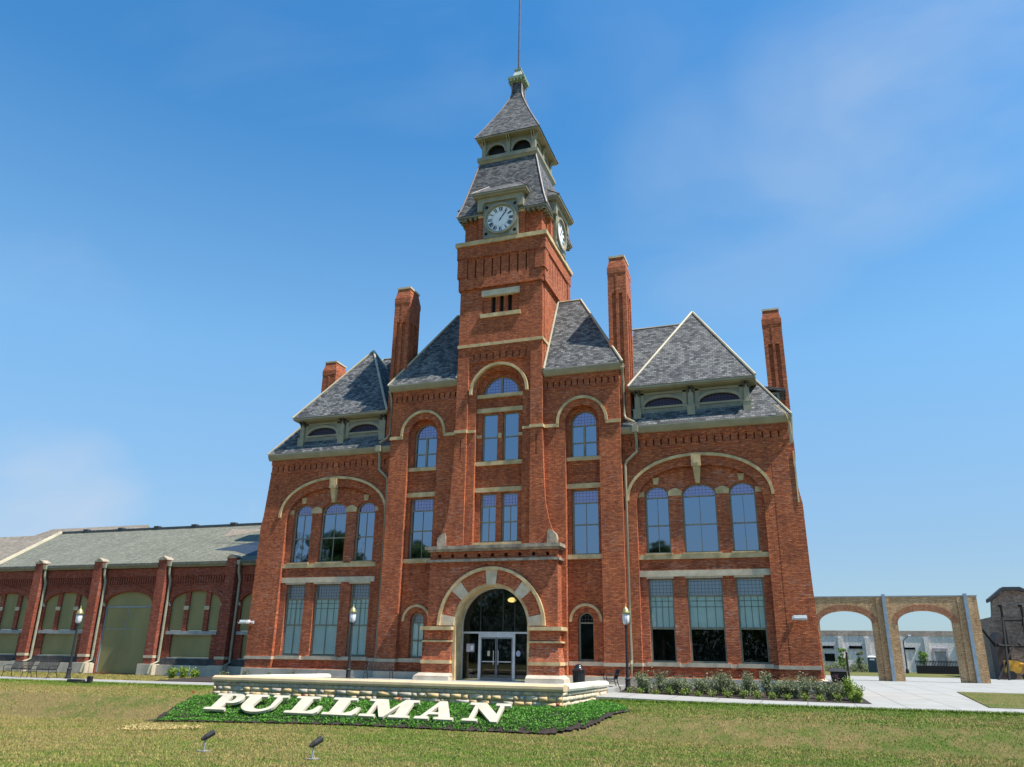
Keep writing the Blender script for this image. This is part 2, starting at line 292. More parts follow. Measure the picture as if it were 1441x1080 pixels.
# ---------------------------------------------------------------- mesh helpers
class MB:
    def __init__(s, sx=1, fn=None): s.v = []; s.f = []; s.sx = sx; s.fn = fn; s.mi = []; s.cur = 0
    def add(s, vs, fs):
        o = len(s.v)
        for p in vs:
            x, y, z = p
            if s.fn: x, y, z = s.fn(x, y, z)
            s.v.append((x*s.sx, y, z))
        for f in fs: s.f.append([i+o for i in f]); s.mi.append(s.cur)
        return s
    def box(s, x0, x1, y0, y1, z0, z1):
        return s.add([(x0, y0, z0), (x1, y0, z0), (x1, y1, z0), (x0, y1, z0), (x0, y0, z1), (x1, y0, z1), (x1, y1, z1), (x0, y1, z1)],
                     [(0, 3, 2, 1), (4, 5, 6, 7), (0, 1, 5, 4), (1, 2, 6, 5), (2, 3, 7, 6), (3, 0, 4, 7)])
    def frus(s, a, b):
        """a, b = (x0,x1,y0,y1,z) lower / upper rectangles"""
        vs = []
        for (x0, x1, y0, y1, z) in (a, b): vs += [(x0, y0, z), (x1, y0, z), (x1, y1, z), (x0, y1, z)]
        return s.add(vs, [(0, 3, 2, 1), (4, 5, 6, 7), (0, 1, 5, 4), (1, 2, 6, 5), (2, 3, 7, 6), (3, 0, 4, 7)])
    def slab(s, outer, holes, y0, y1, mp=None):
        mp = mp or (lambda u, v, d: (u, d, v))
        loops = [outer]+list(holes); flat = [p for l in loops for p in l]
        tris = tessellate_polygon([[Vector((p[0], p[1], 0)) for p in l] for l in loops]); n = len(flat)
        vs = [mp(p[0], p[1], y0) for p in flat]+[mp(p[0], p[1], y1) for p in flat]
        fs = [tuple(t) for t in tris]+[tuple(i+n for i in reversed(t)) for t in tris]
        o = 0
        for l in loops:
            k = len(l)
            for i in range(k): a, b = o+i, o+(i+1) % k; fs.append((a, b, b+n, a+n))
            o += k
        return s.add(vs, fs)
    def arcband(s, cx, cz, r0, r1, y0, y1, a0=0, a1=PI, n=28, e0=None, e1=None, p=2.):
        """ring band; r=(rx,rz)"""
        def pt(r, a):
            rx, rz = r if isinstance(r, tuple) else (r, r)
            c, q = math.cos(a), math.sin(a)
            return (cx+rx*math.copysign(abs(c)**(2/p), c), cz+rz*math.copysign(abs(q)**(2/p), q))
        A = [a0+(a1-a0)*i/n for i in range(n+1)]
        vs = []
        for a in A:
            i, o = pt(r0, a), pt(r1, a); vs += [(i[0], y0, i[1]), (o[0], y0, o[1]), (o[0], y1, o[1]), (i[0], y1, i[1])]
        fs = [(0, 1, 2, 3), tuple(4*n+k for k in (3, 2, 1, 0))]
        for i in range(n):
            for k in range(4): fs.append((4*i+k, 4*i+(k+1) % 4, 4*i+4+(k+1) % 4, 4*i+4+k))
        return s.add(vs, fs)
    def tube(s, pts, r, n=8):
        pts = [Vector(p) for p in pts]; rs = r if isinstance(r, (list, tuple)) else [r]*len(pts); vs = []; fs = []
        ref = None
        for i, p in enumerate(pts):
            d = (pts[min(i+1, len(pts)-1)]-pts[max(i-1, 0)]).normalized()
            if ref is None: ref = Vector((0, 0, 1)) if abs(d.z) < .9 else Vector((1, 0, 0))
            a = d.cross(ref).normalized(); b = d.cross(a); ref = b.cross(d) if False else ref
            for k in range(n): t = 2*PI*k/n; vs.append(tuple(p+rs[i]*(math.cos(t)*a+math.sin(t)*b)))
        m = len(pts)
        for i in range(m-1):
            for k in range(n): fs.append((i*n+k, i*n+(k+1) % n, (i+1)*n+(k+1) % n, (i+1)*n+k))
        fs += [tuple(range(n)), tuple(reversed(range((m-1)*n, m*n)))]
        return s.add(vs, fs)
    def lathe(s, x, y, prof, n=14):
        return s.tube_prof(x, y, prof, n)
    def tube_prof(s, x, y, prof, n):
        vs = []; fs = []
        for r, z in prof:
            for k in range(n): t = 2*PI*k/n; vs.append((x+r*math.cos(t), y+r*math.sin(t), z))
        m = len(prof)
        for i in range(m-1):
            for k in range(n): fs.append((i*n+k, i*n+(k+1) % n, (i+1)*n+(k+1) % n, (i+1)*n+k))
        fs += [tuple(range(n)), tuple(reversed(range((m-1)*n, m*n)))]
        return s.add(vs, fs)
    def poly(s, vs, fs): return s.add(vs, fs)
SPLIT = {'sill', 'lintel', 'plinth', 'impost', 'downspout', 'keystone', 'impost_stone', 'voussoir', 'hip_cap', 'post', 'bracket', 'pier_cap', 'string_course', 'arch_stone', 'hood_mould', 'pane', 'steel_brace', 'jamb', 'coping', 'mullion', 'conductor', 'arch_ring', 'lid', 'cab', 'scroll_stone', 'foundation', 'lunette_mullion', 'boarded_window', 'boarded_door', 'shelf', 'cap'}
def pieces(mb):
    n = len(mb.v); p = list(range(n))
    def fd(a):
        while p[a] != a: p[a] = p[p[a]]; a = p[a]
        return a
    for f in mb.f:
        for i in f[1:]: p[fd(i)] = fd(f[0])
    comp = {}
    for i in range(n): comp.setdefault(fd(i), []).append(i)
    ks = list(comp); bb = {}
    for k in ks:
        c = [mb.v[i] for i in comp[k]]; bb[k] = [min(q[j] for q in c)-.02 for j in range(3)]+[max(q[j] for q in c)+.02 for j in range(3)]
    q = {k: k for k in ks}
    def fq(a):
        while q[a] != a: a = q[a]
        return a
    for i, a in enumerate(ks):
        for b in ks[i+1:]:
            A, B_ = bb[a], bb[b]
            if all(A[j] <= B_[j+3] and B_[j] <= A[j+3] for j in range(3)): q[fq(a)] = fq(b)
    grp = {}
    for k in ks: grp.setdefault(fq(k), set()).update(comp[k])
    if len(grp) < 2: return [mb]
    res = []
    for g in grp.values():
        m = MB(); o = {}
        for i in sorted(g): o[i] = len(m.v); m.v.append(mb.v[i])
        for f, mi in zip(mb.f, mb.mi):
            if f[0] in g: m.f.append([o[i] for i in f]); m.mi.append(mi)
        res.append(m)
    return res
def obj(name, mb, m, parent=None, label=None, smooth=False, recalc=True, bev=0):
    if name in SPLIT and parent is not None:
        for q in pieces(mb): o = obj1(name, q, m, parent, label, smooth, recalc, bev)
        return o
    return obj1(name, mb, m, parent, label, smooth, recalc, bev)
def obj1(name, mb, m, parent=None, label=None, smooth=False, recalc=True, bev=0):
    root = parent
    while root is not None and root.parent is not None: root = root.parent
    org = Vector(root.get('_org', (0, 0, 0))) if root else Vector((0, 0, 0))
    me = bpy.data.meshes.new(name)
    me.from_pydata([(x-org.x, y-org.y, z-org.z) for x, y, z in mb.v], [], mb.f)
    for mm in (m if isinstance(m, (list, tuple)) else [m]): me.materials.append(mm)
    if isinstance(m, (list, tuple)): me.polygons.foreach_set('material_index', mb.mi)
    if recalc:
        b = bmesh.new(); b.from_mesh(me); bmesh.ops.recalc_face_normals(b, faces=b.faces)
        if bev: bmesh.ops.bevel(b, geom=list(b.edges), offset=bev, segments=2, affect='EDGES', clamp_overlap=True)
        b.to_mesh(me); b.free()
    if smooth: me.polygons.foreach_set('use_smooth', [True]*len(me.polygons))
    me.update()
    o = bpy.data.objects.new(name, me); S.collection.objects.link(o); o.parent = parent
    if label: o['label'] = label
    return o
def thing(name, label, cat, loc=(0, 0, 0), group=None):
    o = bpy.data.objects.new(name, None); S.collection.objects.link(o); o.location = loc; o.empty_display_size = .2
    o['label'] = label; o['category'] = cat; o['_org'] = tuple(loc)
    if group: o['group'] = group
    return o
def tag(o, label=None, cat=None, group=None, kind=None):
    if label: o['label'] = label
    if cat: o['category'] = cat
    if group: o['group'] = group
    if kind: o['kind'] = kind
    return o
def arc(cx, cz, rx, rz, a0=0, a1=PI, n=20, p=2.):
    r = []
    for i in range(n+1):
        a = a0+(a1-a0)*i/n; c, q = math.cos(a), math.sin(a)
        r.append((cx+rx*math.copysign(abs(c)**(2/p), c), cz+rz*math.copysign(abs(q)**(2/p), q)))
    return r
def rect(x0, x1, z0, z1): return [(x0, z0), (x1, z0), (x1, z1), (x0, z1)]
def aw(x0, x1, z0, zs, rz, n=18, p=2.):
    """arched opening outline"""
    return [(x0, z0), (x1, z0)]+arc((x0+x1)/2, zs, (x1-x0)/2, rz, n=n, p=p) if rz else rect(x0, x1, z0, zs)
def slots(x0, x1, n, w, z0, z1):
    return [rect(x0+(x1-x0)*i/(n-1)-w/2, x0+(x1-x0)*i/(n-1)+w/2, z0, z1) for i in range(n)]

# ================================================================= MAIN BUILDING
B = thing('clock_tower_building', 'red brick administration building with slate roofs and a tall central clock tower', 'building', (0, 0, 0))

def window(sx, x0, x1, z0, zs, rz, y, rails=(), lead=None, kind='sky', mull=True, fw=.085, fn=None, grid=None, blind=None):
    """frame with children pane, leaded_glass, glazing_bars, blind"""
    m = MB(sx, fn); i = fw; xm = (x0+x1)/2
    m.slab(aw(x0, x1, z0, zs, rz), [aw(x0+i, x1-i, z0+i, zs, rz-i if rz else 0) if rz else rect(x0+i, x1-i, z0+i, zs-i)], y, y+.09)
    for r in rails: m.box(x0+i-.01, x1-i+.01, y-.004, y+.08, r-.035, r+.035)
    top = zs+rz if rz else zs
    if mull: m.box(xm-.016, xm+.016, y+.012, y+.07, z0+.02, (lead if lead else top)-.02)
    w_ = obj('window', m, FRAME, B)
    if kind == 'sky': G = GLASS
    elif kind == 'clear': G = CLEAR
    elif kind == 'dark': G = GLASSD
    else: G = GLASSV
    lz = lead if lead else None
    if lz:
        p = MB(sx, fn); p.box(x0+.02, x1-.02, y+.05, y+.056, z0+.02, lz); obj('pane', p, G, w_)
        q = MB(sx, fn)
        if rz: q.slab([(x0+.02, lz+.002), (x1-.02, lz+.002)]+[(a, b) for a, b in arc(xm, zs, (x1-x0)/2-.02, rz-.02) if b > lz+.004], [], y+.05, y+.056)
        else: q.box(x0+.02, x1-.02, y+.05, y+.056, lz+.002, top-.02)
        obj('leaded_glass', q, GLASSL if kind == 'sky' else (GLASSG if kind == 'clear' else (GLASSD if kind == 'dark' else GLASSV)), w_)
        g = MB(sx, fn); nx = max(3, round((x1-x0)/.19)); 
        for k in range(1, nx):
            xx = x0+(x1-x0)*k/nx; u = (xx-xm)/((x1-x0)/2)
            tt = zs+rz*math.sqrt(max(0, 1-u*u))-.03 if rz else top-.04
            if tt > lz+.05: g.box(xx-.008, xx+.008, y+.036, y+.046, lz, tt)
        nz_ = max(2, round((top-lz)/.19))
        for k in range(1, nz_):
            zz = lz+(top-lz)*k/nz_
            if rz and zz > zs: hw = (x1-x0)/2*math.sqrt(max(0, 1-((zz-zs)/rz)**2))-.03
            else: hw = (x1-x0)/2-.04
            if hw > .05: g.box(xm-hw, xm+hw, y+.037, y+.045, zz-.008, zz+.008)
        obj('glazing_bars', g, LEADP if kind == 'sky' else LEAD, w_)
    else:
        p = MB(sx, fn); p.slab(aw(x0+.02, x1-.02, z0+.02, zs if rz else zs-.02, rz-.02 if rz else 0), [], y+.05, y+.056); obj('pane', p, G, w_)
    if grid:
        g = MB(sx, fn); cols, zl = grid
        for k in range(1, cols): xx = x0+(x1-x0)*k/cols; g.box(xx-.011, xx+.011, y+.03, y+.046, zl[0], zl[-1])
        for zz in zl[1:-1]: g.box(x0+.05, x1-.05, y+.03, y+.045, zz-.011, zz+.011)
        obj('glazing_bars', g, LEAD, w_)
    if blind:
        g = MB(sx, fn); g.box(x0+.03, x1-.03, y+.09, y+.10, blind[0], blind[1]); obj('blind', g, BLIND, w_)
    return w_

WX = ((8.59, 9.94), (10.66, 12.52), (13.22, 14.6))
for sx in (1, -1):
    # ---- wing
    WALL = MB(sx)
    rec = [(8.16, .42), (15.02, .42), (15.02, 9.3)]+[p for p in arc(11.59, 9.3, 3.43, 2.25, n=32, p=2.3)][1:-1]+[(8.16, 9.3)]
    fr = slots(8.0, 16.1, 20, .09, 12.84, 13.2)
    WALL.slab(rect(7.3, 16.6, .38, 13.6), [rec]+fr, -.45, -.3)
    WALL.box(7.3, 16.55, -.3, -.2, 12.5, 13.6)
    # core of the outer piers and behind
    WALL.box(7.3, 8.16, -.3, .4, .38, 12.5); WALL.box(15.02, 16.2, -.3, .4, .38, 12.5)
    corner = [(15.6, .38), (16.94, .38), (16.99, 3.8), (16.95, 9.1), (16.82, 9.9), (16.7, 11.4), (16.61, 12.7), (15.6, 12.7)]
    WALL.slab(corner, [], -.46, 1.2)
    WALL.box(16.2, 16.6, -.3, 9.75, .38, 13.6); WALL.box(7.3, 16.6, 9.5, 9.8, .38, 13.6)
    WALL.slab([(16.3, .38), (17.2, .38), (17.12, 3.9), (17.0, 9.5), (16.83, 10.5), (16.72, 14.3), (16.3, 14.3)], [], 4.7, 6.5)
    # frieze mouldings
    WALL.box(7.46, 16.63, -.50, -.45, 13.28, 13.58); WALL.box(7.46, 16.63, -.48, -.45, 12.66, 12.8)
    # recessed panel with window openings
    PAN = MB(sx); holes = []
    for k, (a, b) in enumerate(WX):
        holes.append(rect(a, b, 1.13, 5.45)); holes.append(aw(a, b, 6.77, 9.95, .64 if k == 1 else .6))
    PAN.slab(rect(8.05, 15.1, .38, 11.75), holes, -.2, .1)
    # soldier-course ornament between floors
    for (a, b) in ((8.75, 9.85), (10.75, 12.45), (13.3, 14.55)):
        n = int((b-a)/.11)
        for i in range(n): PAN.box(a+i*.11, a+i*.11+.06, -.23, -.2, 5.98, 6.3)
    PAN.box(8.17, 15.01, -.24, -.2, 5.85, 5.92)
    # rubbed brick label rings over the sub-arches
    for k, (a, b) in enumerate(WX):
        hw = (b-a)/2; rz = .64 if k == 1 else .6
        PAN.arcband((a+b)/2, 9.95, (hw+.02, rz+.02), (hw+.28, rz+.26), -.225, -.2, .25, PI-.25)
    PANO = obj('recessed_panel', PAN, BRICKO, B)
    wl = obj('wall', WALL, BRICK, B)
    # stonework
    T = MB(sx)
    T.box(8.17, 15.01, -.3, -.2, 5.52, 5.84); 
    for (a, b) in WX: T.box(a-.06, b+.06, -.27, -.2, 5.42, 5.519)
    obj('lintel', T, STONEG, B)
    T = MB(sx); T.box(8.17, 15.01, -.31, -.2, 6.44, 6.7)
    for (a, b) in WX: T.box(a-.08, b+.08, -.34, .0, 6.70, 6.77)
    obj('sill', T, STONE, B)
    T = MB(sx)
    T.box(7.28, 8.18, -.5, -.2, .9, 1.08); T.box(15.0, 16.99, -.5, -.2, .9, 1.08); T.box(8.18, 15.0, -.25, -.19, .9, 1.08)
    T.box(16.97, 17.03, -.49, 1.25, .9, 1.08)
    for (a, b) in WX: T.box(a-.18, b+.18, -.34, .0, .93, 1.13)
    obj('sill', T, STONEG, B)
    T = MB(sx); T.arcband(11.59, 9.7, (3.84, 2.37), (4.0, 2.53), -.56, -.44, 0, PI, 40, p=2.1)
    obj('hood_mould', T, STONE, B)
    T = MB(sx); T.frus((11.47, 11.72, -.42, -.2, 10.55), (11.40, 11.79, -.62, -.2, 11.45)); T.box(11.34, 11.85, -.68, -.4, 11.45, 12.12)
    T.box(11.45, 11.74, -.70, -.6, 11.6, 11.98)
    obj('keystone', T, STONE, B, bev=.015)
    T = MB(sx)
    for (a, b) in (WX[0], WX[2]):
        c = (a+b)/2; T.slab([(c-.12, 10.6), (c+.12, 10.6), (c+.19, 10.98), (c-.19, 10.98)], [], -.26, -.19)
    for (a, b) in ((9.94, 10.66), (12.52, 13.22)):
        T.slab([(a+.0, 9.92), (b-.0, 9.92), (b+.03, 10.18), ((a+b)/2+.1, 10.34), ((a+b)/2-.1, 10.34), (a-.03, 10.18)], [], -.255, -.19)
    T.box(8.2, 8.58, -.255, -.19, 9.92, 10.2); T.box(14.61, 14.99, -.255, -.19, 9.92, 10.2)
    obj('impost_stone', T, STONE, B)
    # windows
    for k, (a, b) in enumerate(WX):
        window(sx, a, b, 6.77, 9.95, .64 if k == 1 else .6, 0, rails=(8.32, 9.88), lead=9.88)
        if sx == 1:
            window(sx, a, b, 1.13, 5.45, 0, 0, rails=(2.87, 4.52), lead=4.52, kind='clear', mull=False,
                   grid=((4 if k == 1 else 4), [2.87, 3.95, 4.25, 4.52]), blind=(2.8, 4.6))
        else:
            window(sx, a, b, 1.13, 5.45, 0, 0, rails=(2.95, 4.52), lead=4.52, kind='clear', mull=True,
                   grid=((4 if k == 1 else 4), [2.95, 3.95, 4.25, 4.52]), blind=(1.25, 4.6))
    # plinth
    T = MB(sx); T.box(7.2, 17.05, -.62, -.2, -.05, .38); T.box(16.9, 17.3, -.2, 9.8, -.3, .38)
    obj('plinth', T, PLINTH, B, bev=.02)
    T = MB(sx); T.box(7.2, 17.07, -.66, -.2, -.6, -.05); obj('foundation', T, ASHLAR, B)
    # cornice / gutter
    def gut(m, x0, x1, y, z0, z1, d):
        m.slab([(0, z0), (-.55*d, z0+.02), (-d, z0+(z1-z0)*.45), (-d-.05, z1-.05), (-d-.05, z1), (0, z1)], [], x0, x1, mp=lambda u, v, t: (t, y+u, v))
    T = MB(sx); gut(T, 7.35, 16.8, -.45, 13.58, 13.97, .28)
    T.slab([(16.55, 13.58), (16.7, 13.6), (16.85, 13.8), (16.9, 13.97), (16.55, 13.97)], [], -.6, 9.8, mp=lambda u, v, t: (u, t, v))
    obj('cornice', T, SAGE, B)
    # ---- dormer with big pyramid roof
    T = MB(sx)
    for (a, b) in ((8.45, 11.38), (11.62, 14.55)):
        c = (a+b)/2
        T.slab(rect(a, b, 14.75, 16.35), [[(a+.36, 15.24), (b-.36, 15.24)]+arc(c, 15.3, (b-a)/2-.36, .46, n=16)], -.15, .0)
        T.box(a, b, -.2, .1, 14.72, 14.9)
    T.box(8.5, 14.5, .0, 2.5, 15.95, 16.3); 
    T.slab([(0, 14.4), (3, 16.3), (0, 16.3)], [], 8.42, 8.5, mp=lambda u, v, t: (t, u-.1, v)); T.slab([(0, 14.4), (3, 16.3), (0, 16.3)], [], 14.5, 14.58, mp=lambda u, v, t: (t, u-.1, v))
    D = obj('dormer', T, SAGED, B)
    T = MB(sx)
    for (a, b) in ((8.45, 11.38), (11.62, 14.55)):
        c = (a+b)/2; T.arcband(c, 15.3, ((b-a)/2-.37, .45), ((b-a)/2-.17, .62), -.22, -.15, 0.0, PI, 20); T.box(a+.12, a+.34, -.2, -.15, 14.9, 16.2); T.box(b-.34, b-.12, -.2, -.15, 14.9, 16.2); T.box(a+.12, b-.12, -.21, -.15, 15.12, 15.24); T.box(a, b, -.2, -.15, 15.98, 16.1)
    for c in (8.4, 11.5, 14.6):
        T.box(c-.15, c+.15, -.32, -.02, 15.1, 16.1); T.frus((c-.22, c+.22, -.42, -.02, 14.5), (c-.22, c+.22, -.42, -.02, 15.02)); T.box(c-.24, c+.24, -.44, -.02, 15.02, 15.1)
    obj('post', T, SAGE, D)
    T = MB(sx)
    for c in (8.4, 11.5, 14.6):
        for dx in (-.16, .06):
            T.slab([(-.02, 15.75), (-.3, 15.8), (-.36, 16.0), (-.55, 16.1), (-.6, 16.28), (-.02, 16.28)], [], c+dx, c+dx+.1, mp=lambda u, v, t: (t, u, v))
    obj('bracket', T, plain('dark_bracket_paint', (.06, .06, .05), .6) if 'dark_bracket_paint' not in bpy.data.materials else bpy.data.materials['dark_bracket_paint'], D)
    T = MB(sx)
    for (a, b) in ((8.45, 11.38), (11.62, 14.55)):
        T.box(a+.2, b-.2, -.04, -.03, 15.1, 16.1)
    obj('pane', T, GLASSV, D)
    T = MB(sx)
    for (a, b) in ((8.45, 11.38), (11.62, 14.55)):
        c = (a+b)/2; hw = (b-a)/2-.36
        for k in range(1, 12):
            xx = c-hw+2*hw*k/12; T.box(xx-.008, xx+.008, -.06, -.05, 15.24, 15.3+.46*math.sqrt(max(0, 1-((xx-c)/hw)**2)))
        for zz in (15.38, 15.52, 15.65):
            h2 = hw*math.sqrt(1-((zz-15.3)/.46)**2); T.box(c-h2, c+h2, -.061, -.049, zz-.008, zz+.008)
    obj('glazing_bars', T, LEAD, D)
    T = MB(sx); z = 16.28
    T.box(7.98, 15.14, -.72, 3.5, z, z+.14); T.box(8.05, 15.05, -.62, 3.5, z-.06, z)
    obj('eave', T, SAGE, D)
    T = MB(sx); T.add([(7.96, -.76, z+.142), (15.16, -.76, z+.142), (15.16, 7.0, z+.142), (7.96, 7.0, z+.142), (11.56, 3.12, 22.4)], [(0, 1, 4), (1, 2, 4), (2, 3, 4), (3, 0, 4), (3, 2, 1, 0)])
    PR = obj('roof', T, SLATE, B)
    T = MB(sx)
    for c in ((7.96, -.76), (15.16, -.76), (15.16, 7.0), (7.96, 7.0)): T.tube([(c[0], c[1], z+.16), (11.56, 3.12, 22.42)], .085, 6)
    obj('hip_cap', T, CREAM, PR)
    # side dormer on the hip end
    if sx == 1:
        T = MB(sx); T.box(14.8, 16.35, 1.0, 2.3, 14.2, 15.85); sd_ = obj('side_dormer', T, SAGED, B)
        T = MB(sx); T.box(16.352, 16.36, 1.2, 2.15, 14.95, 15.7); T.box(14.9, 16.2, .99, .998, 14.95, 15.7); obj('pane', T, GLASSD, sd_)
        T = MB(sx); T.add([(13.6, .8, 16.5), (16.7, .75, 15.8), (16.7, 2.6, 15.8), (13.6, 2.6, 16.5), (13.6, .8, 16.62), (16.7, .75, 15.95), (16.7, 2.6, 15.95), (13.6, 2.6, 16.62)],
            [(0, 3, 2, 1), (4, 5, 6, 7), (0, 1, 5, 4), (1, 2, 6, 5), (2, 3, 7, 6), (3, 0, 4, 7)]); obj('roof', T, SLATE, sd_)
    # ---- middle bay
    M_ = MB(sx)
    rec = [(4.15, .42), (6.2, .42)]+arc(5.175, 14.52, 1.025, 1.03, n=20)
    M_.slab(rect(2.6, 7.46, .38, 17.5), [rec]+slots(3.05, 7.2, 12, .09, 16.8, 17.14), -.87, -.7)
    M_.box(2.6, 7.46, -.7, -.6, 16.6, 17.5)
    M_.box(2.6, 4.15, -.7, -.1, .38, 16.6); M_.box(6.2, 7.46, -.7, -.1, .38, 16.6); M_.box(4.15, 6.2, -.7, -.5, 15.6, 16.6)
    M_.box(7.1, 7.46, -.6, 9.6, 12.5, 17.5); M_.box(2.6, 7.46, 9.5, 9.8, .38, 17.5)
    M_.box(2.6, 7.49, -.91, -.87, 17.2, 17.5); M_.box(2.6, 7.49, -.9, -.87, 16.62, 16.72)
    M_.arcband(5.175, 14.52, 1.02, 1.36, -.89, -.87, 0, PI, 26)
    obj('wall', M_, BRICK, B)
    M_ = MB(sx)
    M_.slab(rect(4.05, 6.3, .38, 15.7), [aw(4.68, 5.57, 1.13, 3.24, .44), rect(4.4, 5.98, 6.79, 10.53), aw(4.37, 5.96, 12.45, 14.52, .8)], -.5, -.1)
    for k in range(16): M_.box(4.35+k*.105, 4.41+k*.105, -.53, -.5, 11.35, 11.85)
    for k in range(16): M_.box(4.35+k*.105, 4.41+k*.105, -.53, -.5, 6.15, 6.4)
    M_.box(4.16, 6.19, -.53, -.5, 11.95, 12.05)
    obj('recessed_panel', M_, BRICK, B)
    T = MB(sx); T.arcband(5.175, 14.52, 1.4, 1.56, -.99, -.86, -.05, PI+.05, 30)
    T.box(6.6, 7.5, -.95, -.86, 14.26, 14.46); T.box(2.6, 3.75, -.95, -.86, 14.26, 14.46)
    T.arcband(5.15, 3.2, .78, .93, -.58, -.49, -.05, PI+.05, 24)
    obj('hood_mould', T, STONE, B)
    T = MB(sx)
    T.box(4.16, 6.19, -.62, -.2, 12.2, 12.42); T.box(4.16, 6.19, -.6, -.49, 10.56, 10.84); T.box(4.16, 6.19, -.64, -.2, 6.53, 6.78)
    obj('sill', T, STONE, B)
    T = MB(sx); T.box(2.6, 4.17, -.93, -.8, .88, 1.06); T.box(6.18, 7.52, -.93, -.4, .88, 1.06); T.box(4.17, 6.18, -.58, -.2, .88, 1.1)
    obj('sill', T, STONEG, B)
    window(sx, 4.4, 5.98, 6.79, 10.53, 0, -.236, rails=(8.5, 9.75), lead=9.75)
    window(sx, 4.37, 5.96, 12.45, 14.52, .8, -.236, rails=(13.35, 14.4), lead=14.4)
    m_ = MB(sx); m_.box(5.1, 5.23, -.25, -.17, 12.48, 14.4); obj('mullion', m_, FRAME, B)
    if sx == 1: window(sx, 4.68, 5.57, 1.13, 3.24, .44, -.22, rails=(3.1,), lead=3.1, kind='dark', mull=False)
    else: window(sx, 4.68, 5.57, 1.13, 3.24, .44, -.22, rails=(3.1, 2.1), lead=3.1, kind='clear', blind=(1.2, 3.2))
    T = MB(sx); T.box(3.2, 7.5, -1.04, -.1, -.05, .38); obj('plinth', T, PLINTH, B, bev=.02)
    T = MB(sx); gut(T, 2.86, 7.66, -.87, 17.48, 17.87, .3)
    T.slab([(7.42, 17.48), (7.6, 17.5), (7.74, 17.7), (7.78, 17.87), (7.42, 17.87)], [], -1.05, 9.8, mp=lambda u, v, t: (u, t, v)); obj('cornice', T, SAGE, B)
    # middle roof
    T = MB(sx); T.add([(2.5, -1.2, 17.875), (7.76, -1.2, 17.875), (7.76, 10.3, 17.875), (2.5, 10.3, 17.875), (2.5, 2.15, 23.85), (4.45, 2.15, 23.85), (4.45, 7.0, 23.85), (2.5, 7.0, 23.85)],
                      [(0, 3, 2, 1), (4, 5, 6, 7), (0, 1, 5, 4), (1, 2, 6, 5), (2, 3, 7, 6), (3, 0, 4, 7)])
    R_ = obj('roof', T, SLATE, B)
    T = MB(sx); T.tube([(7.76, -1.2, 17.9), (4.45, 2.15, 23.87), (4.45, 7, 23.87), (7.76, 10.3, 17.9)], .08, 6)
    T.tube([(2.9, -1.17, 17.95), (2.9, 2.1, 23.9)], .07, 6); T.tube([(2.86, 2.15, 23.87), (4.45, 2.15, 23.87)], .06, 6)
    obj('hip_cap', T, CREAM, R_)
    # ---- big chimney in the re-entrant corner
    def chimney(x0, x1, y0, y1, z0, zn, zw, zt, fl, slabt):
        T = MB(sx)
        T.box(x0, x1, y0, y1, z0, zn)
        r = .1; t_ = .15
        # projecting ribs at corners and middle
        for (a, b, c, d) in ((x0-r, x0+t_, y0-r, y0+t_), (x1-t_, x1+r, y0-r, y0+t_), (x0-r, x0+t_, y1-t_, y1+r), (x1-t_, x1+r, y1-t_, y1+r)):
            T.box(a, b, c, d, z0, zn)
        xm, ym = (x0+x1)/2, (y0+y1)/2
        T.box(xm-.09, xm+.09, y0-r, y0, z0, zn); T.box(x1, x1+r, ym-.09, ym+.09, z0, zn); T.box(x0-r, x0, ym-.09, ym+.09, z0, zn)
        zc = zn+(zw-zn)*.72
        T.frus((x0-r, x1+r, y0-r, y1+r, zn), (x0-fl*.8, x1+fl*.8, y0-fl*.8, y1+fl*.8, zc))
        T.frus((x0-fl*.8, x1+fl*.8, y0-fl*.8, y1+fl*.8, zc), (x0-fl, x1+fl, y0-fl, y1+fl, zc+.12)); T.box(x0-fl, x1+fl, y0-fl, y1+fl, zc+.12, zw)
        # tall recessed arrises continuing up
        T.box(xm-.07, xm+.07, y0-fl-.0, y0, zn-.4, zc)
        T.frus((x0-fl+.02, x1+fl-.02, y0-fl+.02, y1+fl-.02, zw), (x0+.03, x1-.03, y0+.03, y1-.03, zt-slabt))
        c_ = obj('chimney', T, BRICK, B)
        T = MB(sx); T.box(x0-.03, x1+.03, y0-.03, y1+.03, zt-slabt, zt); obj('cap', T, STONEG, c_)
    chimney(6.97, 7.93, -.42, .95, 13.9, 22.7, 24.5, 25.35, .12, .14)
    chimney(15.84, 16.81, 4.95, 6.35, 13.0, 20.3, 22.05, 22.8, .12, .12)
    # downspouts
    T = MB(sx)
    T.tube([(7.72, -1.05, 17.6), (7.68, -.75, 17.2), (7.68, -.62, 16.7), (7.68, -.62, 14.75), (7.78, -.75, 14.5), (8.3, -.8, 14.2)], .075, 8)
    T.box(8.15, 8.48, -.95, -.7, 13.6, 14.0)
    T.tube([(8.32, -.82, 13.7), (8.32, -.62, 13.3), (8.32, -.58, 12.5), (7.72, -.6, 11.95), (7.62, -.6, 11.75), (7.62, -.6, 1.2), (7.62, -.7, 1.0), (7.62, -.7, .1)], .085, 8)
    obj('downspout', T, SAGE, B)
    if sx == 1:
        T = MB(sx); T.box(16.72, 16.8, -.5, -.45, 9.2, 12.0); T.tube([(16.0, -.8, 14.6), (16.55, -.88, 14.0), (16.74, -.6, 13.4), (16.74, -.5, 12.9)], .03, 6); obj('conductor', T, STONE, B)

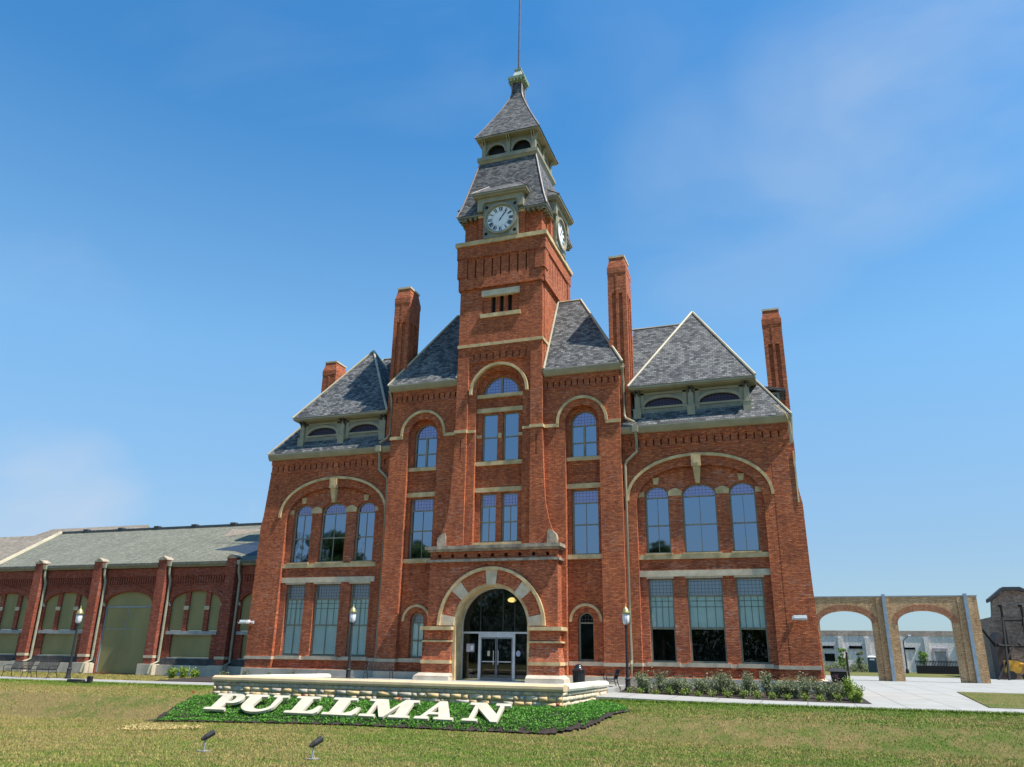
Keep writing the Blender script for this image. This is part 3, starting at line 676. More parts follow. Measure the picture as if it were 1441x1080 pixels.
# main hipped roof across both wings
zr = 22.27
for sx in (1, -1):
    T = MB(sx)
    T.add([(7.47, -.76, 13.98), (16.85, -.76, 13.98), (16.85, 9.96, 13.98), (7.47, 9.96, 13.98), (7.47, 4.6, zr), (11.5, 4.6, zr)],
          [(0, 1, 5, 4), (1, 2, 5), (2, 3, 4, 5), (3, 0, 4), (3, 2, 1, 0)])
    MR = obj('roof', T, SLATE, B)
    T = MB(sx); T.tube([(7.0, 4.6, zr+.02), (11.5, 4.6, zr+.02), (16.85, -.76, 14.0)], .065, 6)
    T.tube([(16.85, 9.96, 14.0), (11.5, 4.6, zr+.02)], .065, 6); obj('hip_cap', T, CREAM, MR)

# ---- tower
YC = 1.656
flo = [(2.82, 14.5), (2.86, 12.5), (2.95, 10.9), (3.03, 9.7), (3.24, 8.7), (3.5, 8.0), (3.62, 7.6), (3.62, 7.2)]
T = MB()
outer = [(-a, b) for a, b in reversed(flo)] + [(-2.82, 24.0), (2.82, 24.0)] + flo
outer = [(-3.62, 7.2)]+[(-a, b) for a, b in reversed(flo[:-1])]+[(-2.82, 24.0), (2.82, 24.0)]+flo
lv = rect(-1.28, 1.28, 22.05, 23.4)
T.slab(outer, [rect(-2.06, 2.06, 7.22, 19.6), lv]+[rect(s-.03, s+.03, 12.6, 13.85) for s in (-2.44, 2.44)], -1.2, -1.06)
T.slab([(-3.5, 7.2), (-2.95, 9.5), (-2.78, 14.5), (-2.78, 24), (2.78, 24), (2.78, 14.5), (2.95, 9.5), (3.5, 7.2)],
       [aw(-1.53, 1.53, 7.22, 16.75, 1.5, n=28), lv], -1.06, -.72)
# frieze of deep slots at the head of the recessed panel
T.slab(rect(-2.06, 2.06, 18.85, 19.6), slots(-1.75, 1.75, 9, .1, 19.0, 19.42), -1.15, -1.06)
T.slab(rect(-1.6, 1.6, 7.2, 18.3), [rect(-1.19, -.17, 7.6, 10.52), rect(.17, 1.19, 7.6, 10.52), rect(-1.19, -.17, 12.47, 15.52), rect(.17, 1.19, 12.47, 15.52), aw(-1.19, 1.19, 16.74, 16.75, 1.17, n=24)], -.78, -.45)
for (za, zb) in ((15.98, 16.34), (11.35, 11.85)):
    for sg in (-1, 1):
        for k in range(11): xx = sg*(.25+k*.105); T.box(xx-.03, xx+.03, -.81, -.78, za, zb)
T.arcband(0, 16.75, 1.53, 1.75, -1.08, -1.06, 0, PI, 30)
# sides and back
for (xa, xb) in ((-2.82, -2.5), (2.5, 2.82)): T.box(xa, xb, -.72, 4.51, 7.2, 24.0)
T.box(-2.5, 2.5, 4.2, 4.51, 17, 24.0)
obj('tower_wall', T, BRICK, B)
T = MB(); T.slab(rect(-1.3, 1.3, 22.0, 23.45), [aw(c-.15, c+.15, 22.12, 23.3, .15, n=10) for c in (-.56, 0, .56)], -1.02, -.8); LV = obj('louvre_panel', T, BRICK, B)
T = MB(); T.slab(rect(-1.3, 1.3, 23.36, 23.76), [arc(c, 23.3599, .19, .19, n=10) for c in ()], -1.28, -1.0); obj('lintel', T, STONEG, LV)
T = MB(); T.box(-1.36, 1.36, -1.3, -1.0, 21.84, 22.1); obj('sill', T, STONE, LV)
T = MB()
for c in (-.56, 0, .56): T.arcband(c, 23.3, .15, .22, -1.06, -1.0, 0, PI, 10)
obj('arch_stone', T, STONE, LV)
T = MB(); T.box(-1.2, 1.2, -.8, -.78, 22.0, 23.45); obj('louvre_shade', T, DARK, LV)  # black sheet stands for the shade behind the slots
T = MB(); T.arcband(0, 16.75, 1.76, 1.93, -1.33, -1.05, -.03, PI+.03, 36)
obj('hood_mould', T, STONE, B)
T = MB()
T.box(-2.87, 2.87, -1.26, -1.05, 19.9, 20.1); T.box(2.8, 2.87, -1.1, 4.5, 19.9, 20.1)
T.box(-2.88, -2.04, -1.28, -1.06, 14.26, 14.45); T.box(2.04, 2.9, -1.28, -1.06, 14.26, 14.45); T.box(2.82, 2.9, -1.1, -.86, 14.26, 14.45)
for sg in (-1, 1): T.box(min(sg*1.53, sg*2.06), max(sg*1.53, sg*2.06), -1.14, -1.05, 14.26, 14.42)
T.box(-.1, .1, -.84, -.77, 13.9, 14.2)
for a, b in ((-1.53, -1.19), (1.19, 1.53)): T.box(a, b, -.84, -.77, 13.95, 14.15)
obj('string_course', T, STONE, B)
T = MB()
T.box(-1.55, 1.55, -.92, -.5, 16.5, 16.73); T.box(-1.55, 1.55, -.88, -.77, 15.55, 15.82); T.box(-1.55, 1.55, -.92, -.5, 12.2, 12.44)
T.box(-1.55, 1.55, -.88, -.77, 10.57, 10.84); T.box(-1.55, 1.55, -.98, -.5, 7.4, 7.58)
obj('sill', T, STONE, B)
for s_ in (1, -1):
    window(s_, .17, 1.19, 7.6, 10.52, 0, -.6, rails=(8.8, 9.75), lead=9.75)
    window(s_, .17, 1.19, 12.47, 15.52, 0, -.6, rails=(14.0,), mull=False)
window(1, -1.19, 1.19, 16.74, 16.75, 1.17, -.6, lead=16.76, mull=False)
m_ = MB(); m_.box(-.05, .05, -.62, -.52, 16.75, 17.9); obj('mullion', m_, FRAME, B)
# flare foot stones
for sg in (1, -1):
    T = MB(sg); T.slab([(3.12, 7.38), (3.66, 7.38), (3.72, 7.62), (3.66, 7.9), (3.42, 8.12), (3.2, 8.2), (3.12, 7.9)], [], -1.26, -.7); obj('scroll_stone', T, STONEW, B, bev=.02)

# rotated faces of the tower head
def rot(k):
    c, s = round(math.cos(k*PI/2)), round(math.sin(k*PI/2))
    return lambda x, y, z: (c*x-s*(y-YC), s*x+c*(y-YC)+YC, z)
def Yf(h): return YC-h          # y of a front face at half width h
head = MB(); trim = MB(); saged = MB(); hoodm = MB()
for k in range(4):
    f = rot(k); head.fn = f
    head.slab([(-2.9, 24.9), (-2.82, 24.0), (2.82, 24.0), (2.9, 24.9), (2.95, 26.2), (-2.95, 26.2)], slots(-2.35, 2.35, 9, .09, 24.75, 26.1), Yf(3.0), Yf(2.7))
    head.add([(-2.35, Yf(3.0), 24.7), (2.35, Yf(3.0), 24.7), (2.35, Yf(2.82), 24.25), (-2.35, Yf(2.82), 24.25), (-2.35, Yf(2.7), 24.7), (2.35, Yf(2.7), 24.7)], [(0, 1, 2, 3), (0, 4, 5, 1), (0, 3, 4), (1, 5, 2)])
    for sg in (-1, 1):
        a, b = sorted((sg*2.35, sg*3.0))
        head.box(a, b, Yf(3.06), Yf(2.7), 24.85, 26.2)
        a2, b2 = sorted((sg*2.5, sg*2.92)); head.box(a2, b2, Yf(2.95), Yf(2.7), 24.35, 24.85); a3, b3 = sorted((sg*2.6, sg*2.88)); head.box(a3, b3, Yf(2.89), Yf(2.7), 23.9, 24.35)
    head.slab([(-3.08, 26.2), (3.08, 26.2), (3.08, 26.66), (3.0, 26.66), (3.0, 26.75), (3.1, 26.75), (3.1, 27.12), (-3.1, 27.12), (-3.1, 26.75), (-3.0, 26.75), (-3.0, 26.66), (-3.08, 26.66)], [], Yf(3.09), Yf(2.6))
head.fn = None
head.box(-2.72, 2.72, Yf(2.72), YC+2.72, 27.12, 29.4)
for k in range(4):
    head.fn = rot(k)
    for sg in (-1, 1):
        a, b = sorted((sg*1.2, sg*1.62)); head.box(a, b, Yf(3.02), Yf(2.7), 27.4, 29.15)
        a, b = sorted((sg*1.62, sg*1.8)); head.box(a, b, Yf(2.82), Yf(2.7), 27.4, 29.3)
obj('tower_head', head, BRICK, B)
trim.box(-3.2, 3.2, Yf(3.2), YC+3.2, 27.125, 27.42); obj('belt_course', trim, STONE, B)
caps = MB()
for k in range(4):
    caps.fn = rot(k)
    for sg in (-1, 1):
        a, b = sorted((sg*1.17, sg*1.66)); caps.box(a, b, Yf(3.1), Yf(2.7), 29.15, 29.48)
obj('pier_cap', caps, STONE, B)
# mansard
prof = [(3.2, 29.42), (2.93, 30.3), (2.7, 31.3), (2.46, 32.4), (2.23, 33.5), (2.08, 34.15)]
T = MB(); vs = []; fs = []
for h, z in prof: vs += [(-h, YC-h, z), (h, YC-h, z), (h, YC+h, z), (-h, YC+h, z)]
for i in range(len(prof)-1):
    for q in range(4): fs.append((4*i+q, 4*i+(q+1) % 4, 4*i+4+(q+1) % 4, 4*i+4+q))
n_ = len(prof); fs += [(3, 2, 1, 0), (4*n_-4, 4*n_-3, 4*n_-2, 4*n_-1)]
T.add(vs, fs); TR = obj('tower_roof', T, SLATET, B)
T = MB()
for sx_, sy_ in ((-1, -1), (1, -1), (1, 1), (-1, 1)): T.tube([(sx_*h, YC+sy_*h, z) for h, z in prof], .06, 6)
obj('hip_cap', T, COPPER, TR)
T = MB(); T.box(-3.16, 3.16, Yf(3.16), YC+3.16, 29.3, 29.415)
for k in range(4):
    T.fn = rot(k)
    for xx in [-2.95+i*.36 for i in range(4)]+[1.87+i*.36 for i in range(4)]: T.box(xx-.08, xx+.08, Yf(3.08), Yf(2.7), 29.12, 29.3)
    T.fn = None
obj('eave', T, SAGED, TR)
# clock dormers
for k in range(4):
    f = rot(k)
    T = MB(fn=f); cz = 28.76
    # square surround with pierced spandrels
    T.slab(rect(-1.22, 1.22, 27.42, 30.2), [arc(0, cz, 1.05, 1.05, 0, 2*PI, 36)[:-1]]+[arc(sx_*1.0, cz+sy_*1.0, .13, .13, 0, 2*PI, 12)[:-1] for sx_ in (-1, 1) for sy_ in (-1, 1)], Yf(3.25), Yf(2.8))
    CL = obj('clock', T, SAGED, B)
    T = MB(fn=f)
    T.slab([(-1.62, 29.5), (-1.24, 29.5), (-1.24, 29.85), (-1.08, 30.08), (1.08, 30.08), (1.24, 29.85), (1.24, 29.5), (1.62, 29.5), (1.62, 30.45), (-1.62, 30.45)], [], Yf(3.38), Yf(2.3))
    T.box(-1.85, 1.85, Yf(3.56), Yf(2.3), 30.45, 30.58); T.box(-1.92, 1.92, Yf(3.66), Yf(2.3), 30.58, 30.72)
    obj('hood', T, SAGE, CL)
    T = MB(fn=f)
    T.add([(-1.95, Yf(3.7), 30.72), (1.95, Yf(3.7), 30.72), (1.95, Yf(2.5), 30.72), (-1.95, Yf(2.5), 30.72), (-1.05, Yf(2.45), 31.9), (1.05, Yf(2.45), 31.9)],
          [(0, 1, 5, 4), (1, 2, 5), (3, 0, 4), (2, 3, 4, 5), (3, 2, 1, 0)])
    obj('hood_roof', T, SLATET, CL)
    T = MB(fn=f)
    for sg in (-1, 1): T.tube([(sg*1.95, Yf(3.7), 30.74), (sg*1.05, Yf(2.45), 31.92)], .05, 6)
    T.tube([(-1.05, Yf(2.45), 31.92), (1.05, Yf(2.45), 31.92)], .05, 6)
    obj('hip_cap', T, COPPER, CL)
    T = MB(fn=f); T.arcband(0, cz, 1.02, 1.15, Yf(3.36), Yf(3.1), 0, 2*PI, 48); T.arcband(0, cz, .97, 1.03, Yf(3.32), Yf(3.1), 0, 2*PI, 48); obj('bezel', T, SAGE, CL)
    T = MB(fn=f); T.slab(arc(0, cz, 1.04, 1.04, 0, 2*PI, 48)[:-1], [], Yf(3.22), Yf(3.1)); DI = obj('dial', T, plain('dial_white', (.86, .86, .84), .5, (.8, .8, .78)), CL)
    T = MB(fn=f)
    roman = ['XII', 'I', 'II', 'III', 'IIII', 'V', 'VI', 'VII', 'VIII', 'IX', 'X', 'XI']
    def stroke(cx, cy, ang, x0, y0, x1, y1, w_):
        """stroke in a numeral's own frame, rotated about the dial centre"""
        dx, dy = x1-x0, y1-y0; ll = math.hypot(dx, dy); nx, ny = -dy/ll*w_/2, dx/ll*w_/2
        P_ = [(x0+nx, y0+ny), (x0-nx, y0-ny), (x1-nx, y1-ny), (x1+nx, y1+ny)]
        c, s = math.cos(ang), math.sin(ang)
        T.slab([(c*p-s*q, cz+s*p+c*q) for p, q in P_], [], Yf(3.23), Yf(3.219))
    for i, rn in enumerate(roman):
        a = -i*PI/6; wd = {'I': .075, 'V': .13, 'X': .13}; tot = sum(wd[c] for c in rn); x = -tot/2
        for ch in rn:
            w_ = wd[ch]; lo_, hi_ = .6, .88
            if ch == 'I': stroke(0, 0, a, x+w_/2, lo_, x+w_/2, hi_, .06)
            elif ch == 'V': stroke(0, 0, a, x+w_*.15, hi_, x+w_/2, lo_, .045); stroke(0, 0, a, x+w_*.85, hi_, x+w_/2, lo_, .025)
            else: stroke(0, 0, a, x+w_*.15, hi_, x+w_*.85, lo_, .045); stroke(0, 0, a, x+w_*.85, hi_, x+w_*.15, lo_, .025)
            x += w_
    T.arcband(0, cz, .93, .95, Yf(3.225), Yf(3.219), 0, 2*PI, 48); T.arcband(0, cz, .54, .55, Yf(3.225), Yf(3.219), 0, 2*PI, 40)
    INK = plain('dial_ink', (.03, .06, .1), .5) if k == 0 else bpy.data.materials['dial_ink']
    obj('numerals', T, INK, DI)
    T = MB(fn=f)
    stroke(0, 0, -PI/6*(1+.1), 0, -.12, 0, .5, .07); obj('hour_hand', T, INK, DI)
    T = MB(fn=f); T.fn = lambda x, y, z, f=f: f(x, y-.012, z)
    stroke(0, 0, -PI*2*6.2/60, 0, -.18, 0, .76, .045); T.slab(arc(0, cz, .06, .06, 0, 2*PI, 16)[:-1], [], Yf(3.232), Yf(3.219)); obj('minute_hand', T, INK, DI)
# belfry
T = MB(); T.box(-2.24, 2.24, Yf(2.24), YC+2.24, 34.32, 34.6); T.frus((-2.1, 2.1, Yf(2.1), YC+2.1, 34.12), (-2.2, 2.2, Yf(2.2), YC+2.2, 34.32)); BF = obj('belfry', T, SAGE, B)
T = MB()
for k in range(4):
    T.fn = rot(k)
    T.slab(rect(-1.86, 1.86, 34.6, 36.15), [[(c-.68, 34.85), (c+.68, 34.85)]+arc(c, 35.0, .68, .72, n=16) for c in (-.95, .95)], Yf(1.88), Yf(1.75))
obj('wall', T, SAGED, BF)
T = MB()
for k in range(4):
    T.fn = rot(k)
    for c in (-.95, .95): T.arcband(c, 35.0, .67, .8, Yf(1.94), Yf(1.88), 0, PI, 20); T.box(c-.8, c+.8, Yf(1.94), Yf(1.88), 34.74, 34.86)
    for c in (-1.84, 0, 1.84):
        T.box(c-.13, c+.13, Yf(2.0), Yf(1.85), 34.6, 35.75)
        for d in (-.12, .04): T.slab([(0, 35.6), (-.1, 35.65), (-.18, 35.85), (-.32, 35.95), (-.36, 36.12), (0, 36.12)], [], c+d, c+d+.08, mp=lambda u, v, t: (t, Yf(1.9)+u, v))
obj('post', T, SAGE, BF)
T = MB(); T.box(-1.6, 1.6, Yf(1.6), YC+1.6, 34.6, 36.0); obj('belfry_shade', T, DARK, BF)  # solid black box paints the shade inside the belfry
T = MB(); T.box(-2.36, 2.36, Yf(2.36), YC+2.36, 36.1, 36.22); obj('eave', T, SAGE, BF)
prof = [(2.42, 36.222), (1.9, 37.3), (1.4, 38.4), (.93, 39.5), (.55, 40.5), (.40, 41.1), (.38, 42.15)]
T = MB(); vs = []; fs = []
for h, z in prof: vs += [(-h, YC-h, z), (h, YC-h, z), (h, YC+h, z), (-h, YC+h, z)]
for i in range(len(prof)-1):
    for q in range(4): fs.append((4*i+q, 4*i+(q+1) % 4, 4*i+4+(q+1) % 4, 4*i+4+q))
n_ = len(prof); fs += [(3, 2, 1, 0), (4*n_-4, 4*n_-3, 4*n_-2, 4*n_-1)]
T.add(vs, fs); SP = obj('spire_roof', T, SLATET, B)
T = MB()
for sx_, sy_ in ((-1, -1), (1, -1), (1, 1), (-1, 1)): T.tube([(sx_*h, YC+sy_*h, z) for h, z in prof], .045, 6)
obj('hip_cap', T, COPPER, SP)
T = MB(); T.frus((-.42, .42, Yf(.42), YC+.42, 42.1), (-.62, .62, Yf(.62), YC+.62, 42.35)); T.box(-.64, .64, Yf(.64), YC+.64, 42.35, 42.55)
for k in range(4):
    T.fn = rot(k)
    for c in (-.4, -.13, .13, .4): T.box(c-.04, c+.04, Yf(.66), Yf(.4), 42.12, 42.35)
T.fn = None
T.box(-.27, .27, Yf(.27), YC+.27, 43.35, 43.5); FN = obj('finial', T, plain('mossy_green_paint', (.3, .36, .24), .6, (.18, .24, .15), 5), B)
T = MB(); T.frus((-.42, .42, Yf(.42), YC+.42, 42.55), (-.2, .2, Yf(.2), YC+.2, 43.36)); obj('finial_cone', T, plain('pale_green_paint', (.6, .62, .52), .6), FN)
T = MB(); T.tube([(0, YC, 43.5), (0, YC, 55)], [.085, .05], 8); obj('flagpole', T, plain('rusty_pole', (.13, .08, .07), .6, (.05, .04, .04), 2), B)

# ---- entrance portal
T = MB()
fr_p = []
T.slab([(-3.88, .36), (-2.3, .36), (-2.3, 2.9)]+arc(0, 2.9, 2.3, 2.3, PI, 0, n=36)[1:-1]+[(2.3, 2.9), (2.3, .36), (3.88, .36), (3.88, 7.0), (-3.88, 7.0)], slots(-3.3, 3.3, 9, .2, 6.66, 6.86), -1.65, -1.25)
T.box(-3.88, 3.88, -1.25, -1.15, 6.2, 7.0)
for sg in (-1, 1):
    a, b = sorted((sg*3.5, sg*3.88)); T.box(a, b, -1.25, -.7, .36, 7.0)
    a, b = sorted((sg*2.3, sg*3.88)); 
    T.box(a-.12*(sg < 0), b+.12*(sg > 0), -1.72, -1.4, 1.98, 2.64)
    T.sx = sg; T.frus((2.3, 4.02, -1.9, -.75, 1.03), (2.3, 3.88, -1.7, -.75, 1.98)); T.box(2.3, 4.02, -1.9, -.75, .36, .86); T.sx = 1
    for i in range(3):   # dark slots drawn as real recess ribs
        xx = sg*(2.62+i*.5)
        T.box(xx-.16, xx+.16, -1.76, -1.7, 2.16, 2.56)
T.arcband(0, 2.9, 2.3, 3.02, -1.70, -1.62, 0, PI, 44)
for k in range(24): xx = -3.7+k*7.4/23; T.box(xx-.05, xx+.05, -1.71, -1.65, 6.2, 6.38)
T.box(-3.88, 3.88, -1.3, -.7, 7.0, 7.22)
PO = obj('portal', T, BRICKO, B)
T = MB(); T.box(-4.12, 4.12, -1.98, -.75, 7.12, 7.3); T.box(-3.98, 3.98, -1.84, -.75, 7.0, 7.12); T.box(-4.02, 4.02, -1.86, -.8, 6.4, 6.54); obj('shelf', T, STONEW, PO)
T = MB(); T.arcband(0, 2.9, 3.03, 3.2, -1.84, -1.6, 0, PI, 48); obj('hood_mould', T, STONE, PO)
T = MB()
for a in (PI/2, PI/4, 3*PI/4): T.arcband(0, 2.9, 2.22, 3.03, -1.735, -1.3, a-.12, a+.12, 4)
T.arcband(0, 2.9, 2.22, 3.03, -1.735, -1.3, 0, .2, 5); T.arcband(0, 2.9, 2.22, 3.03, -1.735, -1.3, PI-.2, PI, 5)
obj('voussoir', T, STONEG, PO)
T = MB()
for sg in (1, -1):
    T.sx = sg; T.box(2.24, 4.16, -1.98, -.7, 2.64, 2.84); T.box(2.26, 4.06, -1.84, -.72, 2.0, 2.1); T.box(2.27, 4.08, -1.94, -.72, .86, 1.04)
obj('impost', T, STONE, PO, bev=.015)
T = MB()
for sg in (1, -1): T.sx = sg; T.frus((2.2, 4.4, -2.25, -.7, -.15), (2.2, 4.35, -2.2, -.7, .2)); T.frus((2.2, 4.35, -2.2, -.7, .2), (2.24, 4.12, -2.0, -.7, .38))
obj('plinth', T, PLINTH, PO, bev=.02)
T = MB()  # stone jamb and inner arch
T.arcband(0, 2.9, 2.12, 2.32, -1.62, -.6, 0, PI, 44)
T.sx = 1; T.box(2.12, 2.32, -1.62, -.6, 0, 2.9); T.box(-2.32, -2.12, -1.62, -.6, 0, 2.9)
T.arcband(0, 2.9, 2.1, 2.2, -1.45, -1.3, 0, PI, 44)
obj('jamb', T, STONE, PO)
# doors and glazing
y = -.66
T = MB(); T.slab(aw(-2.13, 2.13, -.05, 2.9, 2.13, n=36), [rect(-2.05, -1.1, .03, 2.5), rect(-.95, .95, .03, 2.3), rect(1.1, 2.05, .03, 2.5), [(-2.06, 2.6), (2.06, 2.6), ]+arc(0, 2.9, 2.07, 2.07, n=32)], y, y+.1)
E_ = obj('entrance_frame', T, ALU, PO)
T = MB()
for xx in (-1.02, 0.35, 1.05): T.box(xx-.02, xx+.02, y+.03, y+.07, 2.6, 4.75)
obj('lunette_mullion', T, plain('dark_bronze', (.03, .03, .03), .4), E_)
T = MB(); T.slab(aw(-2.1, 2.1, 0, 2.9, 2.1, n=32), [], y+.055, y+.06); obj('pane', T, CLEAR, E_)
for sg in (1, -1):
    T = MB(sg); T.slab(rect(.02, .94, .03, 2.29), [rect(.06, .9, .17, 2.23)], y-.02, y+.04); DR = obj('door', T, plain('dark_aluminium', (.25, .25, .26), .4, metal=.5) if 'dark_aluminium' not in bpy.data.materials else bpy.data.materials['dark_aluminium'], PO)
    T = MB(sg); T.tube([(.14, y-.1, .85), (.14, y-.1, 1.6)], .022, 8); T.tube([(.14, y-.1, .95), (.14, y, .95)], .012, 6); T.tube([(.14, y-.1, 1.5), (.14, y, 1.5)], .012, 6)
    obj('handle', T, ALU, DR); T = MB(sg); T.box(.09, .87, y+.02, y+.045, .98, 1.03); obj('push_bar', T, ALU, DR)
T = MB(); T.box(-1.83, -1.33, y-.012, y-.004, 1.5, 1.95); NB = obj('notice', T, plain('notice_paper', (.35, .3, .32), .6), E_)
T = MB()
for i in range(5): T.box(-1.78, -1.6+.05*(i % 2), y-.018, y-.0125, 1.56+i*.075, 1.59+i*.075)
T.box(-1.55, -1.4, y-.018, y-.0125, 1.58, 1.85); obj('notice_print', T, WHITE, NB)
T = MB(); T.slab(arc(1.3, 1.45, .13, .16, 0, 2*PI, 20)[:-1], [], y-.012, y-.004); obj('sticker', T, plain('sticker_blue', (.4, .45, .6), .6), E_)
T = MB(); T.box(-.52, -.38, y-.034, y-.022, 1.3, 1.58); obj('sticker', T, plain('sticker_yellow', (.55, .5, .3), .6), E_)
T = MB(); T.tube_prof(.22, 1.2, [(.04, 4.6), (.15, 4.57), (.25, 4.47), (.22, 4.37), (.05, 4.32)], 16); obj('pendant_lamp', T, LAMPON, B)
# hall and interior
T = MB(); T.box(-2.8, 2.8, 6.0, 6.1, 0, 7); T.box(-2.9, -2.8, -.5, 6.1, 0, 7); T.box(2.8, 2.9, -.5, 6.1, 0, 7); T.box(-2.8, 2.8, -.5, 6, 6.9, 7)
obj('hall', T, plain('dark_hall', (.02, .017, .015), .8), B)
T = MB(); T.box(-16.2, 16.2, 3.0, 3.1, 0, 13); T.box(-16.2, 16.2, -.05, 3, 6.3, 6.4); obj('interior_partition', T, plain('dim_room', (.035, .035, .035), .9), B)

# ================================================================= FACTORY WING (left)
FB = thing('factory_building', 'long low brick factory wing with olive boarded windows and a grey-green roof', 'building', (-30, 2, 0))
piers = [-44.1, -38.25, -32.4, -26.45, -20.5, -14.6]
T = MB(); holes = []
for i in range(5):
    c = (piers[i]+piers[i+1])/2
    if i == 2: holes.append(aw(c-2.1, c+2.1, -.25, 4.5, .8))
    else:
        # masonry mullions stay: three lights plus a lower opening
        def top(x): return 4.5+.8*math.sqrt(max(0, 1-((x-c)/2.12)**2))
        holes.append([(c-2.1, 2.62), (c-.92, 2.62)]+[(c-.92-k*1.18/6, top(c-.92-k*1.18/6)) for k in range(7)])
        holes.append([(c-.56, 2.62), (c+.82, 2.62)]+[(c+.82-k*1.38/6, top(c+.82-k*1.38/6)) for k in range(7)])
        holes.append([(c+1.2, 2.62), (c+2.1, 2.62)]+[(c+2.1-k*.9/6, top(c+2.1-k*.9/6)) for k in range(7)])
        holes.append(rect(c-1.7, c+1.7, .88, 2.37))
T.slab(rect(-44.5, -15.5, -.3, 6.95), holes, 2.0, 2.3)
for i in range(5):
    c = (piers[i]+piers[i+1])/2
    for k in range(22): xx = c-2.3+k*.22; T.box(xx-.05, xx+.05, 1.93, 2.0, 5.85, 6.32)
    T.box(c-2.5, c+2.5, 1.92, 2.0, 6.36, 6.9); T.box(c-2.5, c+2.5, 1.95, 2.0, 5.72, 5.8)
    T.arcband(c, 4.5, (2.12, .82), (2.5, 1.2), 1.94, 2.0, .1, PI-.1, 26)
for p in piers: T.box(p-.38, p+.38, 1.5, 2.0, .4, 7.42)
obj('wall', T, BRICKD, FB)
for i in range(5):
    c = (piers[i]+piers[i+1])/2
    T = MB()
    if i == 2: T.slab(aw(c-2.1, c+2.1, 4.28, 4.5, .8), [], 2.14, 2.18); T.box(c-2.05, c+2.05, 2.14, 2.18, -.25, 4.2)
    else:
        for (a, b) in ((c-2.1, c-.92), (c-.56, c+.82), (c+1.2, c+2.1)):
            T.slab([(a, 2.64), (b, 2.64)]+[(b-k*(b-a)/6, 4.5+.8*math.sqrt(max(0, 1-((b-k*(b-a)/6-c)/2.12)**2))) for k in range(7)], [], 2.14, 2.18)
        T.box(c-1.7, c+1.7, 2.12, 2.16, .9, 2.36)
    bo = obj('boarded_door' if i == 2 else 'boarded_window', T, BOARD, FB)
    if i == 2:
        T = MB(); T.box(c-2.12, c+2.12, 2.1, 2.14, 4.2, 4.3); T.box(c-2.12, c-2.0, 2.1, 2.14, -.2, 4.2); T.box(c+2.0, c+2.12, 2.1, 2.14, -.2, 4.2); T.box(c-.02, c+.02, 2.12, 2.14, 2.3, 4.2)
        T.box(c-1.9, c+.9, 2.13, 2.14, 2.7, 2.74); obj('door_frame', T, STEEL, bo)
    else:
        T = MB(); T.box(c-2.15, c+2.15, 1.9, 2.1, 2.38, 2.6); T.box(c-1.8, c+1.8, 1.92, 2.1, .78, .88); obj('sill', T, plain('grey_sill', (.36, .38, .36), .8) if i == 0 else bpy.data.materials['grey_sill'], bo)
        T = MB(); 
        for xx in (c-.74, c+1.01): T.box(xx-.2, xx+.2, 1.95, 2.02, 4.02, 4.28)
        obj('impost', T, STONEG, bo)
T = MB(); T.box(-44.5, -31.6, 1.88, 1.99, .4, .8); T.box(-27.2, -16, 1.88, 1.99, .4, .8); obj('dark_stone_course', T, plain('sooty_stone', (.09, .085, .08), .9, (.04, .04, .04), 3), FB)
T = MB()
for p in piers: T.box(p-.62, p+.72, 1.25, 2.0, -.3, .42)
T.box(-44.5, -31.6, 1.6, 1.98, -.3, .38); T.box(-27.1, -16, 1.6, 1.98, -.3, .38)
obj('plinth', T, PLINTH, FB, bev=.02)
T = MB()
for p in piers:
    T.box(p-.41, p+.41, 1.47, 2.0, .8, .98)
    for sg in (-1, 1): T.slab([(p+sg*.5, 4.3), (p+sg*.86, 4.3), (p+sg*.55, 4.75), (p+sg*.5, 4.75)], [], 1.93, 2.0)
obj('impost', T, STONEG, FB)
T = MB()
for p in piers: T.slab([(p-.42, 7.42), (p+.42, 7.42), (p+.42, 7.5), (p, 7.74), (p-.42, 7.5)], [], 1.44, 2.2)
obj('pier_cap', T, STONEW, FB, bev=.02)
T = MB(); T.slab([(1.78, 6.95), (2.1, 6.95), (2.1, 7.28), (1.65, 7.28), (1.65, 7.16)], [], -44.5, -15.5, mp=lambda u, v, t: (t, u, v)); obj('gutter', T, SAGED, FB)
T = MB()
for p in piers:
    T.box(p+.44, p+.7, 1.5, 1.8, 7.0, 7.3); T.tube([(p+.56, 1.64, 7.05), (p+.56, 1.7, 6.5), (p+.6, 1.85, 6.0), (p+.6, 1.85, .6), (p+.6, 1.2, .35), (p+.55, 1.1, -.2)], .09, 8)
obj('downspout', T, plain('faded_sage', (.36, .35, .24), .5), FB)
# roof: slope .44 to ridge
def ry(y): return 7.28+(y-1.62)*.46
T = MB(); xl = -43.3
T.add([(xl, 1.62, 7.284), (-15.5, 1.62, 7.284), (-15.5, 10.2, ry(10.2)), (-46.9, 10.2, ry(10.2)), (xl, 1.62, 7.1), (-15.5, 1.62, 7.1), (-15.5, 10.2, 7.1), (-46.9, 10.2, 7.1)],
      [(0, 1, 2, 3), (4, 7, 6, 5), (0, 4, 5, 1), (1, 5, 6, 2), (2, 6, 7, 3), (3, 7, 4, 0)])
FR = obj('roof', T, SHINGLE, FB)
T = MB(); T.box(-46.5, -15.5, 10.05, 10.35, ry(10.2)-.1, ry(10.2)+.16)
for xx in range(-44, -16, 4): T.box(xx, xx+.5, 10.0, 10.4, ry(10.2)+.16, ry(10.2)+.28)
obj('ridge_vent', T, plain('dark_ridge', (.07, .08, .08), .6), FR)
T = MB(); T.tube([(-43.1, 1.6, 7.35), (-46.9, 10.3, ry(10.2)+.1)], .17, 6); obj('verge', T, CREAM, FR)
T = MB()
def onroof(x, y, d=.02): return (x, y, ry(y)+d)
